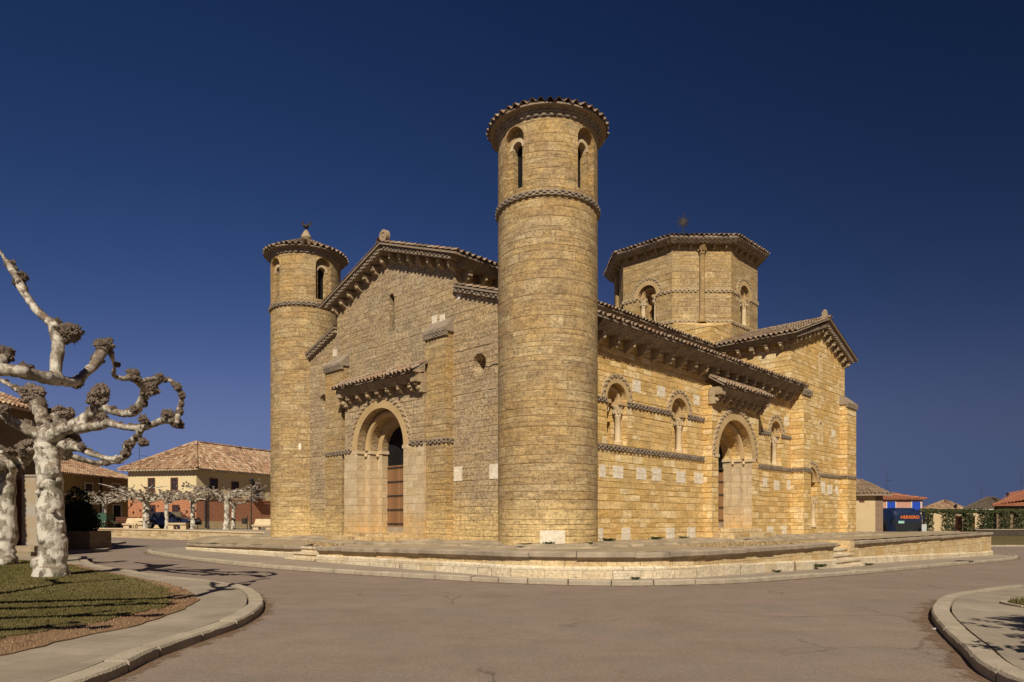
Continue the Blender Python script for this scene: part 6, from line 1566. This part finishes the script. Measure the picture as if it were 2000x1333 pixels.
# ================================================================== SMALL THINGS NEAR BY
def tuft(p, r, n, label, cat='weed', seed=0, hang=0):
    rnd = random.Random(seed); mb = MB()
    for _ in range(n):
        a = rnd.uniform(0, 6.28); d = rnd.uniform(0, r*.7)*(1 if rnd.random() < .7 else 1.8); h_ = r*rnd.uniform(.25, .9); c, s_ = math.cos(a), math.sin(a); w_ = r*.07
        b = Vector((c*d, s_*d, 0)); m_ = b+Vector((c*h_*.35, s_*h_*.35, h_*.6)); e = b+Vector((c*h_*.8, s_*h_*.8, h_*.75)); sd = Vector((-s_, c, 0))*w_
        i = [mb.v(b-sd*.4), mb.v(b+sd*.4), mb.v(m_+sd), mb.v(e), mb.v(m_-sd)]; mb.f(i)
    return tag(B(mb, 'weed', M['leaf'], recalc=False, smooth=None, loc=p), label, cat, 'weeds at the foot of the masonry')
def wpt(u, v, z): w = uv2w(u, v); return (w.x, w.y, z)
for i, (p, r, n, l) in enumerate([(wpt(-1.35, -1.2, .90), .20, 34, 'green weed tuft at the foot of the near tower, under its pale patch stone'), (wpt(-.3, -1.95, .90), .16, 24, 'small weed tuft at the near tower base, right of the largest tuft'),
        (wpt(2.0, -1.0, .92), .26, 40, 'weed clump in the corner between near tower and south wall'), (wpt(4.9, -1.0, .92), .26, 36, 'weed tuft at the south wall foot, between two pale patch stones'), (wpt(6.9, -1.0, .92), .22, 30, 'weed tuft at the south wall foot, nearer the south portal'),
        (wpt(-2.3, -5.0, zgl(-2.3, -5)+.12), .16, 26, 'weed tuft under the curved terrace wall, by its highest base stone'), (wpt(4.6, -5.72, zgl(4.6, -5.7)+.12), .18, 26, 'weed tuft under the terrace wall, left of the stone steps'), (wpt(8.2, -5.72, zgl(8.2, -5.7)+.2), .26, 40, 'larger weed tuft at the terrace wall just left of the steps'),
        (wpt(13.6, -5.7, zgl(13.6, -5.7)+.15), .2, 26, 'weed tuft at the terrace wall right of the steps')]): tuft(p, r*.7, n*3, l, seed=i)
rnd = random.Random(5); mb = MB()
mb = MB(); mb.ball((0, 0, .03), (.07, .05, .035), 9, 6, fn=lambda p: p+Vector((rnd.uniform(-.012, .012), rnd.uniform(-.012, .012), rnd.uniform(-.01, .01))))
mb.ball((.05, -.02, .035), (.04, .035, .03), 7, 5, fn=lambda p: p+Vector((rnd.uniform(-.012, .012), rnd.uniform(-.012, .012), rnd.uniform(-.01, .01))))
tag(B(mb, 'paper_litter', M['whitepaint'], loc=(6.28, 9.72, 0)), 'crumpled white paper lying on the road against the right kerb', 'litter')
mb = MB(); mb.ball((0, 0, .015), (.085, .05, .016), 10, 5); tag(B(mb, 'paper_litter', M['paper'], loc=(6.38, 10.45, 0)), 'flat grey scrap lying on the road behind the white paper', 'litter')
b = uv2w(26.2, -6.6); mb = MB()
for k in range(7): mb.box(-.5, .5, -.28+k*.085, -.235+k*.085, -.01, .012)
mb.box(-.55, .55, -.34, -.285, -.01, .014); mb.box(-.55, .55, .33, .38, -.01, .014)
tag(B(mb, 'drain_grate', M['iron'], loc=(b.x, b.y, zg(b.x, b.y)+.13), rz=ANG), 'dark iron drain grate in the pavement along the terrace', 'drain')
b = uv2w(12, -20)
# conifer outside the frame on the right; only its shadow reaches the pavement
t = thing('conifer', 'bushy green conifer standing just out of view on the right pavement', 'tree', (7.7, 5.4, .15))
q = MB(); q.tube([(0, 0, 0), (0, 0, 4.5)], [.14, .03], 8); B(q, 'trunk', M['bark'], t)
bl = []
rnd = random.Random(8)
for k in range(46):
    a = rnd.uniform(0, 6.28); z = rnd.uniform(1.2, 4.4); l = (5.2-z)*.72*rnd.uniform(.55, 1.1)
    for f in (.25, .45, .62, .78, .92, 1.05): bl.append(((math.cos(a)*l*f+rnd.uniform(-.08, .08), math.sin(a)*l*f+rnd.uniform(-.08, .08), z+f*.25+rnd.uniform(-.08, .08)), (.26-.14*f, .26-.14*f, .16-.07*f)))
leafmass('crown', M['leaf'], t, bl, 22000, .045, 60)
